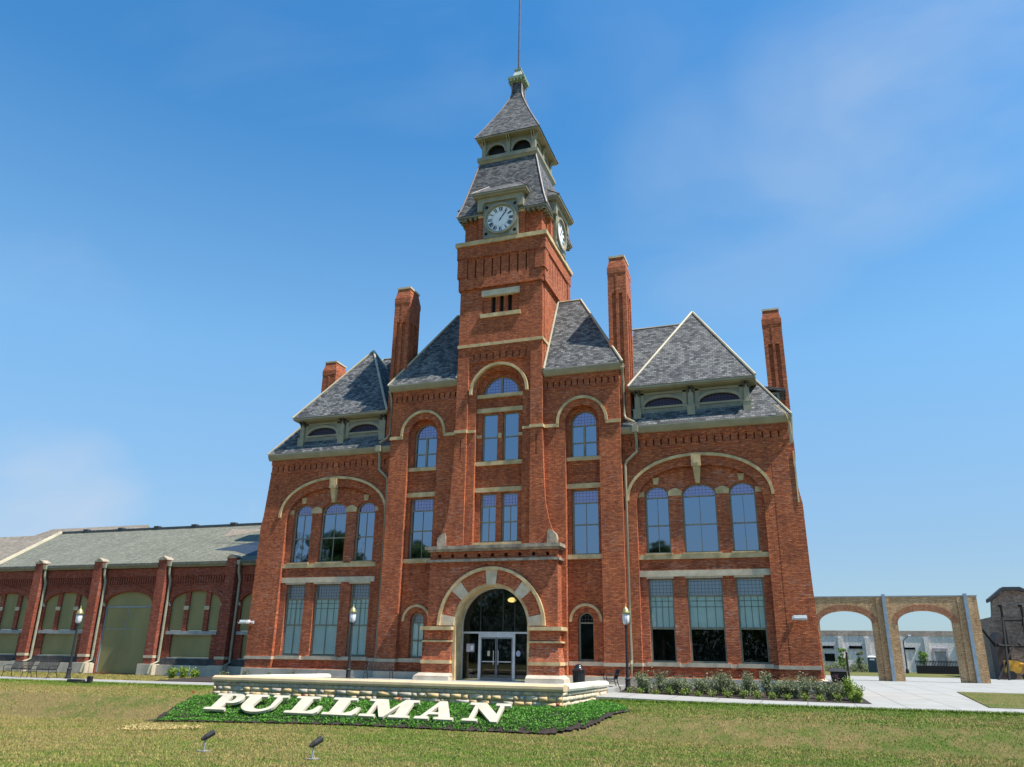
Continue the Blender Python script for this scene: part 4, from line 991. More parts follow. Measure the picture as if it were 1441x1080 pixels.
T.add([onroof(-24.3, 4.1), onroof(-21.8, 5.6), onroof(-19, 5.6), onroof(-16.5, 2.2), onroof(-20, 2.6), onroof(-22, 3.6)], [(0, 1, 2, 3, 4, 5)]); 
o_ = obj('roof_patch', T, PATCH, FR, recalc=False)  # blue-black patch laid flat on the roof slope
T = MB(); T.add([onroof(-26.3, 7.2), onroof(-27, 9.2), onroof(-24.2, 8.9), onroof(-22.5, 9.4), onroof(-24.5, 7.8)], [(0, 4, 3, 2, 1)]); obj('missing_shingles', T, plain('bare_boards', (.28, .22, .16), .9, (.16, .13, .1), 5), FR, recalc=False)
T = MB()
T.add([(-60, 1.6, 7.0), (-43.3, 1.62, 7.2), (-46.9, 10.2, ry(10.2)-.05), (-62, 10.2, ry(10.2)-.1), (-62, 10.2, 6.9), (-46.9, 10.2, 6.9)], [(0, 1, 2, 3), (0, 3, 4), (1, 5, 2), (3, 2, 5, 4)])
obj('roof', T, SHINGLEB, FB, label='brown roof slope beyond the pale verge')
T = MB()
T.add([(-75, 25, 12.2), (-53, 25, 12.2), (-60, 34, 16.2), (-76, 34, 16.2), (-75, 25, 6), (-53, 25, 6), (-53, 34, 6), (-75, 34, 6)], [(0, 1, 2, 3), (0, 4, 5, 1), (1, 5, 6, 2), (3, 2, 6, 7), (0, 3, 7, 4), (4, 7, 6, 5)])
tag(obj('distant_roof', T, SHINGLEB), 'grey-brown roof rising behind the left end of the factory roof', 'building')

exec_parts = True
# ================================================================= GROUND
def smooth(a, b, t): t = min(1, max(0, (t-a)/(b-a))); return t*t*(3-2*t)
def G(x, y):
    """terrain height"""
    low = -1.14-(.02*max(0, -x) if x > -14 else .28)
    if y >= -10: h = -.33
    elif y >= -14.4: h = -.33-(.17)*(-10-y)/4.4
    elif y >= -15.3: h = -.50-.04*(-14.4-y)/.9
    elif y >= -16.8: h = -.54+(low+.54)*((-15.3-y)/1.5)
    elif y >= -24: h = low
    else: h = low+(-.25-low)*smooth(-24, -42, y) if False else low+(-.25-low)*smooth(0, 20, -24-y)
    if y < -16.6 and y > -17.2: h = min(h, low+.02)
    return h
GP = []
xs = sorted(set([-400, -200, -120]+[i*2. for i in range(-40, 41)]+[120, 200, 400])); ys = sorted(set([-400, -200, -100]+[-70+i*2. for i in range(24)]+[-24+i*.35 for i in range(30)]+[-13.5, -12, -10, -8, -4, 0, 10, 30, 60, 120, 250, 600]))
T = MB(); T.add([(x, y, G(x, y)-.01) for y in ys for x in xs], [(j*len(xs)+i, j*len(xs)+i+1, (j+1)*len(xs)+i+1, (j+1)*len(xs)+i) for j in range(len(ys)-1) for i in range(len(xs)-1)])
tag(obj('lawn', T, LAWN, recalc=False, smooth=True), 'sun-dried green and tan lawn around the building', None, kind='structure')
def sheet(name, pts, m, th=.25, label=None):
    n = len(pts); T = MB(); T.add([tuple(p) for p in pts]+[(p[0], p[1], p[2]-th) for p in pts],
        [tuple(range(n)), tuple(reversed(range(n, 2*n)))]+[(i, n+i, n+(i+1) % n, (i+1) % n) for i in range(n)])
    return tag(obj(name, T, m), label, None, kind='structure')
sheet('terrace', [(-7.4, -14.2, 0), (7.6, -14.2, 0), (7.7, -7.8, 0), (7.9, -6.3, 0), (7.3, -.3, 0), (-7.3, -.3, 0), (-7.9, -6.3, 0), (-7.1, -7.8, 0)], CONC, .4, 'raised concrete entrance terrace')
for sg in (1, -1):
    pts = [(sg*7.75, -9.9, -.2), (sg*14, -9.95, -.29), (sg*18.7, -10, -.315), (sg*24, -10, -.315), (sg*60, -10, -.315), (sg*60, -6.5, -.31), (sg*18.7, -6.5, -.31), (sg*14, -6.4, -.29), (sg*7.75, -6.3, -.16)]
    if sg < 0: pts = pts[::-1]
    n = len(pts); T = MB()
    T.add(pts, [(0, 1, 7, 8), (1, 2, 6, 7), (2, 3, 4, 5, 6)] if sg > 0 else [(8, 0, 1, 7), (7, 1, 2, 6), (6, 2, 3, 4, 5)])
    T.add([(a, b, c-.1) for a, b, c in pts], [tuple(range(n))]); 
    o0 = 0
    T.f += [[i, (i+1) % n, n+(i+1) % n, n+i] for i in range(n)]; T.mi += [0]*n
    tag(obj('sidewalk', T, CONC), None, None, kind='structure')
# ramp edge joining terrace and walk
sheet('concrete_yard', [(18.7, -6.5, -.312), (22.9, -6.5, -.312), (24.6, 12, -.312), (70, 12, -.312), (70, 52, -.312), (14, 52, -.312), (17.6, 10, -.312), (18.7, 0, -.312)], CONC, .1)
sheet('bed_soil', [(7.9, -6.35, -.26), (18.65, -6.5, -.3), (18.5, -.4, -.15), (7.5, -.4, -.05)], SOIL, .3)
sheet('bed_soil', [(-18.4, -6.4, -.29), (-7.9, -6.35, -.2), (-7.5, -.4, -.05), (-18.4, -.4, -.1)], SOIL, .3)
def GB(x, y): return G(x, y)+.015
# sign bed: dark mulch under the ground cover
BED = [(-7.9, -14.45), (7.85, -14.45), (8.0, -11.1), (9.35, -12.1), (10.2, -14.0), (9.8, -15.4), (9.2, -16.2), (8.0, -16.75), (4, -16.9), (-2, -16.98), (-6.5, -17.2), (-8.3, -17.6), (-8.5, -16.5)]
def inpoly(x, y, P):
    c = False
    for i in range(len(P)):
        (x1, y1), (x2, y2) = P[i], P[i-1]
        if (y1 > y) != (y2 > y) and x < (x2-x1)*(y-y1)/(y2-y1)+x1: c = not c
    return c
T = MB(); st = .1; idx = {}
for i in range(int(20/st)):
    for j in range(int(8/st)):
        x, y = -9.2+i*st, -17.9+j*st
        if inpoly(x+st/2, y+st/2, BED):
            q = []
            for a, b in ((0, 0), (1, 0), (1, 1), (0, 1)):
                k_ = (i+a, j+b)
                if k_ not in idx: idx[k_] = len(T.v); xa, ya = x+a*st+random.uniform(-.03, .03), y+b*st+random.uniform(-.03, .03); T.v.append((xa, ya, GB(xa, ya)+.02+.03*random.random()))
                q.append(idx[k_])
            T.f.append(q); T.mi.append(0)
tag(obj('mulch', T, SOIL, recalc=False), None, None, kind='structure')

# retaining wall
RW = thing('retaining_wall', 'low rubble stone wall with a rounded buff coping behind the big letters', 'wall', (0, -14.4, -.4))
def ring(hw_out):
    return [(-7.8, -14.4), (7.75, -14.4), (7.9, -7.8)]
T = MB()
T.add([(-7.8, -14.4, -.7), (7.75, -14.4, -.7), (7.9, -7.8, -.5), (7.4, -7.8, -.5), (7.3, -13.95, -.5), (-7.35, -13.95, -.5), (-6.7, -7.8, -.5), (-7.15, -7.8, -.5)]+
      [(-7.8, -14.4, .11), (7.75, -14.4, .13), (7.9, -7.8, .11), (7.4, -7.8, .11), (7.3, -13.95, .13), (-7.35, -13.95, .11), (-6.7, -7.8, .09), (-7.15, -7.8, .09)],
      [(i, (i+1) % 8, 8+(i+1) % 8, 8+i) for i in range(8)])
obj('stonework', T, RUBBLE, RW)
SG = [plain('grey_wall_stone', (.54, .47, .37), .9, (.36, .3, .23), 6, 7, bmp=.8), plain('buff_wall_stone', (.66, .54, .35), .9, (.42, .33, .2), 6, 7, bmp=.8),
      plain('gold_wall_stone', (.78, .54, .25), .9, (.52, .34, .15), 6, 7, bmp=.8), plain('sunlit_wall_stone', (.7, .6, .42), .9, (.5, .42, .28), 6, 7, bmp=.8)]
def facing(p0, p1, out, pale):
    p0, p1 = Vector(p0), Vector(p1); d = p1-p0; ln = d.length; d.normalize(); T = MB()
    z0 = -.62; rows = [.2, .17, .19, .17]
    for r, hh in enumerate(rows):
        u = random.uniform(-.2, 0)
        while u < ln:
            w_ = random.uniform(.2, .62); a, b = max(u, 0)+.012, min(u+w_, ln)-.012; u += w_
            if b-a < .06: continue
            pr = .04 if (r == 3 or pale) else random.uniform(.05, .10); vs = []
            for (uu, zz, o) in ((a, z0+.01, 0), (b, z0+.01, 0), (b, z0+hh-.008, 0), (a, z0+hh-.008, 0), (a, z0+.01, 1), (b, z0+.01, 1), (b, z0+hh-.008, 1), (a, z0+hh-.008, 1)):
                j = (.018 if r < 3 else .006)*(.5 if pale else 1)
                pt = p0+d*(uu+random.uniform(-j, j)*.6)+Vector(out)*(-.02+(pr+random.uniform(-.03, .03)*(r < 3))*o); vs.append((pt.x, pt.y, zz+random.uniform(-j, j)*.6))
            T.cur = 3 if pale else (random.choice([0, 0, 0, 1]) if r == 3 else random.choice([0, 1, 2, 2, 2, 1]))  # gold blocks also carry sun caught on the bumps in their colour
            T.add(vs, [(0, 3, 2, 1), (4, 5, 6, 7), (0, 1, 5, 4), (1, 2, 6, 5), (2, 3, 7, 6), (3, 0, 4, 7)])
        z0 += hh
    obj('stone_facing', T, SG, RW, bev=.016, smooth=True)
facing((-7.8, -14.4), (7.75, -14.4), (0, -1), False); facing((7.75, -14.4), (7.9, -7.85), (1, 0), True)  # paler right return: sunlight on it is put into the stone colour
def coping(m, p0, p1, wdt=.5, z=.12, h=.24, over=.06):
    p0, p1 = Vector(p0), Vector(p1); d = (p1-p0); ln = d.length; d.normalize(); nrm = Vector((-d.y, d.x))
    prof_ = [(-over, 0), (-over-.03, .08), (-over-.02, .17), (.02, h-.01), (.08, h), (wdt-.08, h), (wdt-.02, h-.01), (wdt+over+.02, .17), (wdt+over+.03, .08), (wdt+over, 0)]
    nseg = max(1, round(ln/1.5))
    for k in range(nseg):
        a, b = ln*k/nseg+.004, ln*(k+1)/nseg-.004; jz = random.uniform(-.004, .004)
        vs = []
        for t in (a, b):
            for u, v in prof_: q = p0+d*t+nrm*u; vs.append((q.x, q.y, z+v+jz))
        n = len(prof_); m.add(vs, [tuple(range(n)), tuple(reversed(range(n, 2*n)))]+[(i, n+i, n+(i+1) % n, (i+1) % n) for i in range(n)])
T = MB(); coping(T, (-7.85, -14.4), (7.8, -14.4), .47); obj('coping', T, COPING, RW)
T = MB(); coping(T, (7.78, -13.9), (7.9, -7.75), .47); coping(T, (-6.65, -7.75), (-7.35, -13.9), .47); obj('coping', T, COPINGW, RW)

# ---------------------------------------------------------------- sign letters
def serif_letter(ch):
    """outline loops in a unit-high box, wide slab-serif capitals: (outer loops, holes)"""
    s = .15   # serif thickness
    def br(x0, x1, y0, y1): return [(x0, y0), (x1, y0), (x1, y1), (x0, y1)]
    if ch == 'L': return 1.32, [[(0, 0), (1.2, 0), (1.32, .12), (1.32, .47), (1.17, .47), (1.06, .24), (.88, .14), (.72, .13), (.72, .86), (.96, .88), (.96, 1), (0, 1), (0, .88), (.24, .86), (.24, .14), (0, .12)]], []
    if ch == 'P': 
        o = [(0, 0), (.98, 0), (.98, .12), (.74, .14), (.74, .42), (.98, .42)]+[(1.0+.36*math.sin(t), .71-.29*math.cos(t)) for t in [i*PI/14 for i in range(15)]]+[(0, 1), (0, .88), (.26, .86), (.26, .14), (0, .12)]
        h = [(.74, .54), (.86, .54)]+[(.88+.1*math.sin(t), .7-.16*math.cos(t)) for t in [i*PI/8 for i in range(1, 8)]]+[(.86, .87), (.74, .87)]
        return 1.38, [o], [h]
    if ch == 'U':
        outb = [(1.34, 1), (1.34+.36, 1)]
        o = [(0, 1), (0, .88), (.2, .86), (.2, .38)]+[(.86-.66*math.cos(t), .38-.42*math.sin(t)) for t in [i*PI/14 for i in range(1, 15)]]
        o = [(p[0]*1.0, p[1]) for p in o]+[(1.52, .86), (1.72, .88), (1.72, 1), (1.12, 1), (1.12, .88), (1.32, .86), (1.32, .42)]
        inn = [(1.0-.34*math.cos(t)*-1, .4-.27*math.sin(t)) for t in [i*PI/12 for i in range(13)]]
        o += inn+[(.68, .86), (.9, .88), (.9, 1)]
        return 1.74, [o], []
    if ch == 'M': return 1.98, [[(0, 0), (.62, 0), (.62, .12), (.42, .14), (.42, .68), (.82, 0), (.98, 0), (1.36, .66), (1.36, .14), (1.18, .12), (1.18, 0), (1.98, 0), (1.98, .12), (1.8, .14), (1.8, .86), (1.98, .88), (1.98, 1), (1.42, 1), (1.06, .42), (.72, 1), (0, 1), (0, .88), (.26, .86), (.26, .14), (0, .12)]], []
    if ch == 'A': return 1.5, [[(0, 0), (.56, 0), (.56, .12), (.4, .14), (.46, .26), (.86, .26), (.91, .14), (.76, .12), (.76, 0), (1.5, 0), (1.5, .12), (1.36, .14), (.92, 1), (.62, 1), (.2, .14), (0, .12)]], [[(.52, .38), (.81, .38), (.67, .7)]]
    if ch == 'N': return 1.72, [[(0, 0), (.62, 0), (.62, .12), (.42, .14), (.42, .7), (1.16, 0), (1.42, 0), (1.42, .86), (1.66, .88), (1.66, 1), (1.06, 1), (1.06, .88), (1.26, .86), (1.26, .42), (.66, 1), (0, 1), (0, .88), (.24, .86), (.24, .14), (0, .12)]], []
LBL = [('P', -6.5, 1.42, 'white slab-serif letter P, the one beginning the sign on the planted bank'),
       ('U', -5.15, 2.05, 'white slab-serif letter U on the green bank, right of the P'),
       ('L', -2.74, 1.42, 'white slab-serif letter L right beside the U on the green bank'),
       ('L', -1.08, 1.42, 'white slab-serif letter L right beside the M on the green bank'),
       ('M', .5, 2.06, 'white slab-serif letter M at the middle of the bank sign'),
       ('A', 2.76, 1.52, 'white slab-serif letter A between the M and the N'),
       ('N', 4.62, 1.62, 'white slab-serif letter N, the one ending the sign on the planted bank')]
tl = math.radians(31); bx = Vector((0, -16.36, -1.02)); upv = Vector((0, math.cos(tl), math.sin(tl))); nv = Vector((0, -math.sin(tl), math.cos(tl)))
for ch, x0, wd, lab in LBL:
    w0, loops, holes = serif_letter(ch); k = wd/w0; H = 1.06
    T = MB(); mp_ = lambda u, v, d: tuple(Vector((x0+u*k, 0, 0))+bx+upv*(v*H)+nv*d)
    for o_ in loops: T.slab(o_, holes, 0.23, 0.13, mp=mp_)
    ob = obj('sign_letter', T, LETTER); tag(ob, lab, 'sign letter', 'white letters of the bank sign')

# ---------------------------------------------------------------- vegetation
def np_mesh(name, co, quads, m, k=4, parent=None):
    me = bpy.data.meshes.new(name); nf = len(quads)
    me.vertices.add(len(co)); me.vertices.foreach_set('co', co.astype(np.float32).ravel())
    me.loops.add(nf*k); me.loops.foreach_set('vertex_index', quads.astype(np.int32).ravel())
    me.polygons.add(nf); me.polygons.foreach_set('loop_start', np.arange(0, nf*k, k, dtype=np.int32))
    me.update(calc_edges=True); me.materials.append(m)
    o = bpy.data.objects.new(name, me); S.collection.objects.link(o); o.parent = parent; return o
rng = np.random.default_rng(5)
Gv = np.vectorize(G)
def blades(n, x0, x1, y0, y1, h0, h1, wd, excl, keepfn=None):
    x = rng.uniform(x0, x1, n); y = rng.uniform(y0, y1, n)
    keep = np.array([excl(a, b) for a, b in zip(x, y)]); x, y = x[keep], y[keep]; n = len(x)
    z = Gv(x, y)-.01; a = rng.uniform(0, 2*PI, n); h = rng.uniform(h0, h1, n); w_ = wd*rng.uniform(.6, 1.3, n)
    dx, dy = np.cos(a)*w_, np.sin(a)*w_; lx, ly = rng.normal(0, .5, n)*h, rng.normal(0, .5, n)*h
    co = np.stack([np.stack([x-dx, y-dy, z], 1), np.stack([x+dx, y+dy, z], 1), np.stack([x+lx, y+ly, z+h], 1)], 1).reshape(-1, 3)
    return co
def ex(x, y):
    if y > -10.05: return False
    if abs(x) < 8.2 and y > -14.4: return False
    if inpoly(x, y, BED): return False
    # keep only what the lens and a step aside can see
    dx, dy = x-16.2, y+44.1; d = .942*dy-.336*dx; r = .942*dx+.336*dy
    return d > 12 and abs(r) < .72*d+3
co = np.concatenate([blades(480000, -26, 32, -31.5, -16.5, .02, .06, .009, ex), blades(190000, -34, 36, -16.5, -10, .02, .06, .011, ex), blades(40000, -34, 36, -10.35, -10.0, .05, .13, .014, lambda x, y: abs(x) > 8.2 and y < -10)])
co = np.concatenate([co, blades(60000, -48, -16, -6.3, .7, .04, .12, .018, lambda x, y: not (x > -18.5)), blades(22000, 23, 36, -6.4, 11.8, .04, .09, .016, lambda x, y: x > 22.95+(y+6.5)*.092)])
n = len(co)//3
g_ = np_mesh('grass', co, np.arange(n*3).reshape(-1, 3), BLADE, 3); tag(g_, 'short dry green and tan grass of the lawn', 'grass', kind='stuff')
def leafcloud(cx, cy, cz, rx, ry_, rz, n, size, shell=.0, flat=.3):
    u = rng.normal(size=(n, 3)); u /= np.linalg.norm(u, axis=1)[:, None]; r = rng.uniform(shell, 1, n)**(1/2.2)
    c = u*r[:, None]*np.array([rx, ry_, rz])+np.array([cx, cy, cz])
    return leaves_at(c, size)
def leaves_at(c, size):
    n = len(c); a = rng.normal(size=(n, 3)); a /= np.linalg.norm(a, axis=1)[:, None]
    b = np.cross(a, rng.normal(size=(n, 3))); b /= np.linalg.norm(b, axis=1)[:, None]
    s = size*rng.uniform(.6, 1.3, n)[:, None]
    return np.stack([c-a*s, c-b*s*.5, c+a*s, c+b*s*.5], 1).reshape(-1, 3)
def leaf_obj(name, co, m, parent=None): n = len(co)//4; return np_mesh(name, co, np.arange(n*4).reshape(-1, 4), m, 4, parent)
# ground cover on the sign bank
pts = []
BEDC = [(-7.9, -14.5), (7.8, -14.5), (8.05, -11.2), (9.3, -12.2), (10.05, -14.0), (9.6, -15.4), (9.0, -16.1), (7.8, -16.6), (4, -16.75), (-2, -16.8), (-6.5, -17.0), (-7.9, -17.3), (-8.3, -16.4)]
while len(pts) < 52000:
    x = random.uniform(-9, 10.6); y = random.uniform(-17.6, -10.9)
    if inpoly(x+.1*math.sin(y*9), y+.12*math.sin(x*7)+.08*math.sin(x*17), BEDC):
        f = .5+.5*math.sin(x*3.1+1.7*math.sin(y*2.3))*math.sin(y*4.2+x)
        pts.append((x, y, GB(x, y)+random.random()**.8*(.07+.08*f)))
tag(leaf_obj('ground_cover', leaves_at(np.array(pts), .042), COVER), 'dense low green ground cover around the white letters', 'ground cover', kind='stuff')
def shrub(x, y, z, w_, h, m, label, stems=True, n=420, size=.045, group='low shrubs in the planting bed', name='shrub'):
    t = thing(name, label, 'shrub', (x, y, z), group)
    cs = []
    ns = random.randint(9, 13); T = MB()
    for i in range(ns):
        a = random.uniform(0, 2*PI); r = random.uniform(.05, .5)*w_; hh = h*random.uniform(.55, 1.05)
        tip = (x+math.cos(a)*r, y+math.sin(a)*r, z+hh); T.tube([(x+math.cos(a)*r*.2, y+math.sin(a)*r*.2, z), (x+math.cos(a)*r*.6, y+math.sin(a)*r*.6, z+hh*.5), tip], [.012, .009, .004], 4)
        m_ = n//ns
        tt = rng.uniform(.2, 1, m_); p = np.stack([x+math.cos(a)*r*tt, y+math.sin(a)*r*tt, z+hh*tt], 1)+rng.normal(0, .06*w_+.02, (m_, 3))
        cs.append(p)
    obj('stem', T, BARK, t, recalc=False)
    c = np.concatenate(cs)-np.array([x, y, z]); leaf_obj('foliage', leaves_at(c, size), m, t)
    return t
words = ['grey-green', 'olive', 'sparse olive', 'bushy grey-green', 'thin dusty green', 'feathery grey-green']
nsr = 22
for i in range(nsr):
    x = 8.7+i*.445+random.uniform(-.15, .15); y = -4.2-.1*i*.3+random.uniform(-.8, .7)
    ordn = ['first', 'second', 'third', 'fourth', 'fifth', 'sixth', 'seventh', 'eighth', 'ninth', 'tenth', 'eleventh', 'twelfth', 'thirteenth', 'fourteenth', 'fifteenth', 'sixteenth', 'seventeenth', 'eighteenth', 'nineteenth', 'twentieth', 'twenty first', 'twenty second'][i]
    shrub(x, y, -.2, random.uniform(.8, 1.15), random.uniform(.5, 1.1), SHRUBL, '%s upright shrub, %s from the right lamp post' % (words[i % 6], ordn), n=1000, size=.045)
for i in range(16):
    x = 8.4+i*.64+random.uniform(-.1, .1); y = -5.7-.02*i
    ordn = ['first', 'second', 'third', 'fourth', 'fifth', 'sixth', 'seventh', 'eighth', 'ninth', 'tenth', 'eleventh', 'twelfth', 'thirteenth', 'fourteenth', 'fifteenth', 'sixteenth'][i]
    shrub(x, y, -.26, .5, random.uniform(.2, .36), LIMEL, 'low lime-green tuft at the walk edge, %s from the lamp post' % ordn, n=170, size=.04, group='lime green tufts along the walk', name='tuft_plant')
shrub(17.35, -4.6, -.28, .5, 1.05, PLUM, 'dark red-leaved shrub in front of the black cart bin', n=600, group='dark red shrubs')
shrub(16.0, -4.4, -.28, .25, .95, PLUM, 'slim dark red shrub by the right corner of the brick building', n=260, group='dark red shrubs')
shrub(17.95, -5.2, -.28, .75, .95, LIMEL, 'big rounded lime grass clump at the end of the right bed', n=1500, size=.05, group='yellow green clumps')
shrub(18.2, -5.9, -.3, .55, .6, LIMEL, 'lower yellow-green grass clump at the outer corner of the bed', n=800, size=.05, group='yellow green clumps')
# left bed
for i in range(5): shrub(-9.2-i*1.5, -4.5, -.2, .5, .5+.12*(i % 2), SHRUBL, 'low shrub behind the stone wall, %s left of the middle lamp post' % ['nearest', 'second', 'third', 'fourth', 'fifth'][i], n=260, group='shrubs left of the entrance')
for i in range(3): shrub(-18.6-i*.9, -2.8, -.3, .8, .65, LIMEL, ['bright green bush at the left end of the stone wall', 'bright green bush between two others in front of the dark brick pier', 'bright green bush, leftmost at the foot of the factory wing'][i], n=700, size=.06, group='bright green bushes by the factory wing')

def tree(x, y, z, h, cw, label, group, n=2600, size=.16, m=TREEL, trunk=.12, name='tree', base=.3):
    t = thing(name, label, 'tree', (x, y, z), group); T = MB()
    T.tube([(x, y, z), (x+.02*h, y, z+h*.3), (x-.01*h, y, z+h*.65), (x, y, z+h*.9)], [trunk, trunk*.75, trunk*.4, trunk*.1], 8)
    cl = []
    for i in range(22):
        a = random.uniform(0, 2*PI); zz = random.uniform(base, .95); r = cw*(.35+.65*math.sin(PI*min(1, (zz-base)/(1-base)*.8+.15)))*random.uniform(.4, .95)
        p = (x+math.cos(a)*r, y+math.sin(a)*r, z+h*zz); T.tube([(x, y, z+h*zz*.7), p], [trunk*.3, trunk*.08], 5)
        cl.append((p[0]-x, p[1]-y, p[2]-z, cw*random.uniform(.28, .5)))
    obj('trunk', T, BARK, t, recalc=False)
    cc = [leafcloud(a, b, c, r, r, r*.75, n//22, size, .2) for a, b, c, r in cl]
    leaf_obj('crown', np.concatenate(cc), m, t); return t

# ---------------------------------------------------------------- street furniture
def lamp(x, y, z, label):
    t = thing('lamp_post', label, 'lamp post', (x, y, z), 'black lamp posts along the walk')
    T = MB(); T.tube_prof(x, y, [(.17, z), (.17, z+.12), (.13, z+.16), (.12, z+.5), (.15, z+.55), (.1, z+.62), (.08, z+.9), (.075, z+1.0), (.06, z+2.9), (.07, z+2.95), (.09, z+3.02), (.05, z+3.08)], 12)
    for k in range(4): a = k*PI/2+.4; T.tube([(x+.06*math.cos(a), y+.06*math.sin(a), z+3.0), (x+.2*math.cos(a), y+.2*math.sin(a), z+3.1), (x+.2*math.cos(a), y+.2*math.sin(a), z+3.62)], .012, 5)
    obj('post', T, BLACK, t, smooth=False)
    T = MB(); T.tube_prof(x, y, [(.11, z+3.1), (.17, z+3.2), (.18, z+3.58), (.16, z+3.6)], 14); obj('lens', T, plain('frosted_lens', (.75, .76, .8), .3) if 'frosted_lens' not in bpy.data.materials else bpy.data.materials['frosted_lens'], t, smooth=True)
    T = MB(); T.tube_prof(x, y, [(.22, z+3.6), (.2, z+3.68), (.13, z+3.84), (.06, z+3.92), (.02, z+3.95), (.025, z+4.05), (.01, z+4.1)], 14); obj('cap', T, GOLD, t, smooth=True)
lamp(8.03, -3.79, -.2, 'black lamp post in front of the right wing downspout')
lamp(-7.85, -3.2, -.1, 'black lamp post before the left wing windows, behind the stone wall')
lamp(-24.3, -6.8, -.33, 'black lamp post with a gilt cap in front of the boarded factory wing')
def bench(x, y, z, rz, label, L_=1.8, grp='black metal benches'):
    t = thing('bench', label, 'bench', (x, y, z), grp); c, s = math.cos(rz), math.sin(rz)
    f = lambda a, b, d: (x+c*a-s*b, y+s*a+c*b, z+d)
    T = MB(fn=f)
    for i in range(7): T.box(-L_/2, L_/2, -.25+i*.07, -.21+i*.07, .43, .45)
    obj('seat', T, BLACK, t)
    T = MB(fn=f); n = int(L_/.07)
    for i in range(n): xx = -L_/2+.03+i*(L_-.06)/(n-1); T.tube([(xx, .24, .45), (xx, .31, .7), (xx, .4, .88)], .019, 4)
    T.tube([(-L_/2, .4, .88), (L_/2, .4, .88)], .02, 6); T.tube([(-L_/2, .25, .48), (L_/2, .25, .48)], .02, 6); obj('backrest', T, BLACK, t)
    for sg in (-1, 1):
        T = MB(fn=f); xx = sg*L_/2
        T.tube([(xx, -.3, 0), (xx, -.24, .25), (xx, -.26, .45), (xx, -.28, .62), (xx, -.1, .68), (xx, .3, .66)], .02, 6); T.tube([(xx, .38, 0), (xx, .26, .3), (xx, .24, .48), (xx, .4, .88)], .02, 6); T.tube([(xx, -.24, .25), (xx, 0, .36), (xx, .26, .3)], .014, 5)
        obj('leg', T, BLACK, t)
bench(7.25, -4.1, -.1, math.radians(-72), 'black slatted bench on the terrace beside the litter bin, right of the entrance', 1.5)
bench(-6.4, -2.4, 0, math.radians(10), 'black bench on the terrace against the brick wall left of the entrance', 1.5)
bench(-25.9, -7.2, -.3, math.radians(-4), 'black park bench beside the walk, the one nearer the lamp post', 1.7)
bench(-27.9, -7.2, -.3, math.radians(-4), 'black park bench beside the walk, cut by the left edge of the picture', 1.7)
t = thing('litter_bin', 'black slatted litter bin with a domed lid right of the entrance', 'litter bin', (6.05, -5.6, 0))
T = MB()
for k in range(22): a = k*2*PI/22; T.tube([(6.05+.25*math.cos(a), -5.6+.25*math.sin(a), .03), (6.05+.29*math.cos(a), -5.6+.29*math.sin(a), .74)], .018, 4)
T.tube_prof(6.05, -5.6, [(.22, .02), (.24, .7)], 14); obj('body', T, BLACK, t)
T = MB(); T.tube_prof(6.05, -5.6, [(.31, .74), (.33, .78), (.3, .8), (.2, .84), (.19, .92), (.13, .99), (.02, 1.02)], 18); obj('lid', T, plain('black_enamel', (.02, .02, .022), .25), t, smooth=True)
def spot(x, y, z, label):
    t = thing('ground_spotlight', label, 'spotlight', (x, y, z), 'black spotlights in the lawn')
    T = MB(); T.box(x-.13, x+.13, y-.13, y+.13, z-.03, z+.03); obj('base', T, plain('concrete_pad', (.3, .28, .24), .9) if 'concrete_pad' not in bpy.data.materials else bpy.data.materials['concrete_pad'], t)
    T = MB(); T.tube([(x, y, z), (x+.02, y, z+.3)], .022, 8); T.tube([(x+.02, y-.05, z+.3), (x+.02, y+.06, z+.36)], .03, 8); obj('stem', T, STEEL, t)
    T = MB(); T.tube([(x-.03, y-.1, z+.3), (x, y-.04, z+.33), (x+.03, y+.0, z+.36), (x+.12, y+.16, z+.46), (x+.125, y+.17, z+.465)], [.035, .06, .072, .078, .07], 12)
    T.tube([(x-.02, y, z+.27), (x+.02, y+.02, z+.4)], .05, 8); obj('head', T, BLACK, t, smooth=False)
spot(1.2, -25.6, -1.13, 'small black spotlight on a stem in the grass below the letter P')
spot(4.55, -25.7, -1.13, 'small black spotlight on a stem in the grass below the letter M')
def flood(x, y, z, sg, label):
    t = thing('flood_light', label, 'flood light', (x, y, z), 'white flood lights on the building corners')
    T = MB(); T.box(x-.09, x+.09, y, y+.06, z-.09, z+.09); T.tube([(x, y, z), (x+sg*.1, y-.25, z+.02)], .03, 6); obj('bracket', T, WHITE, t)
    T = MB(); T.box(x-.02 if sg > 0 else x-.62, x+.62 if sg > 0 else x+.02, y-.5, y-.2, z-.02, z+.12)
    T.frus((x-.3+sg*.3, x+.3+sg*.3, y-.62, y-.3, z-.12), (x-.34+sg*.3, x+.34+sg*.3, y-.66, y-.2, z-.02)); obj('head', T, WHITE, t, bev=.02)
flood(15.95, -.55, 3.35, 1, 'white flood light on the right brick corner near the arches')
flood(-16.65, -.55, 3.1, -1, 'white flood light on the left brick corner by the factory wing')
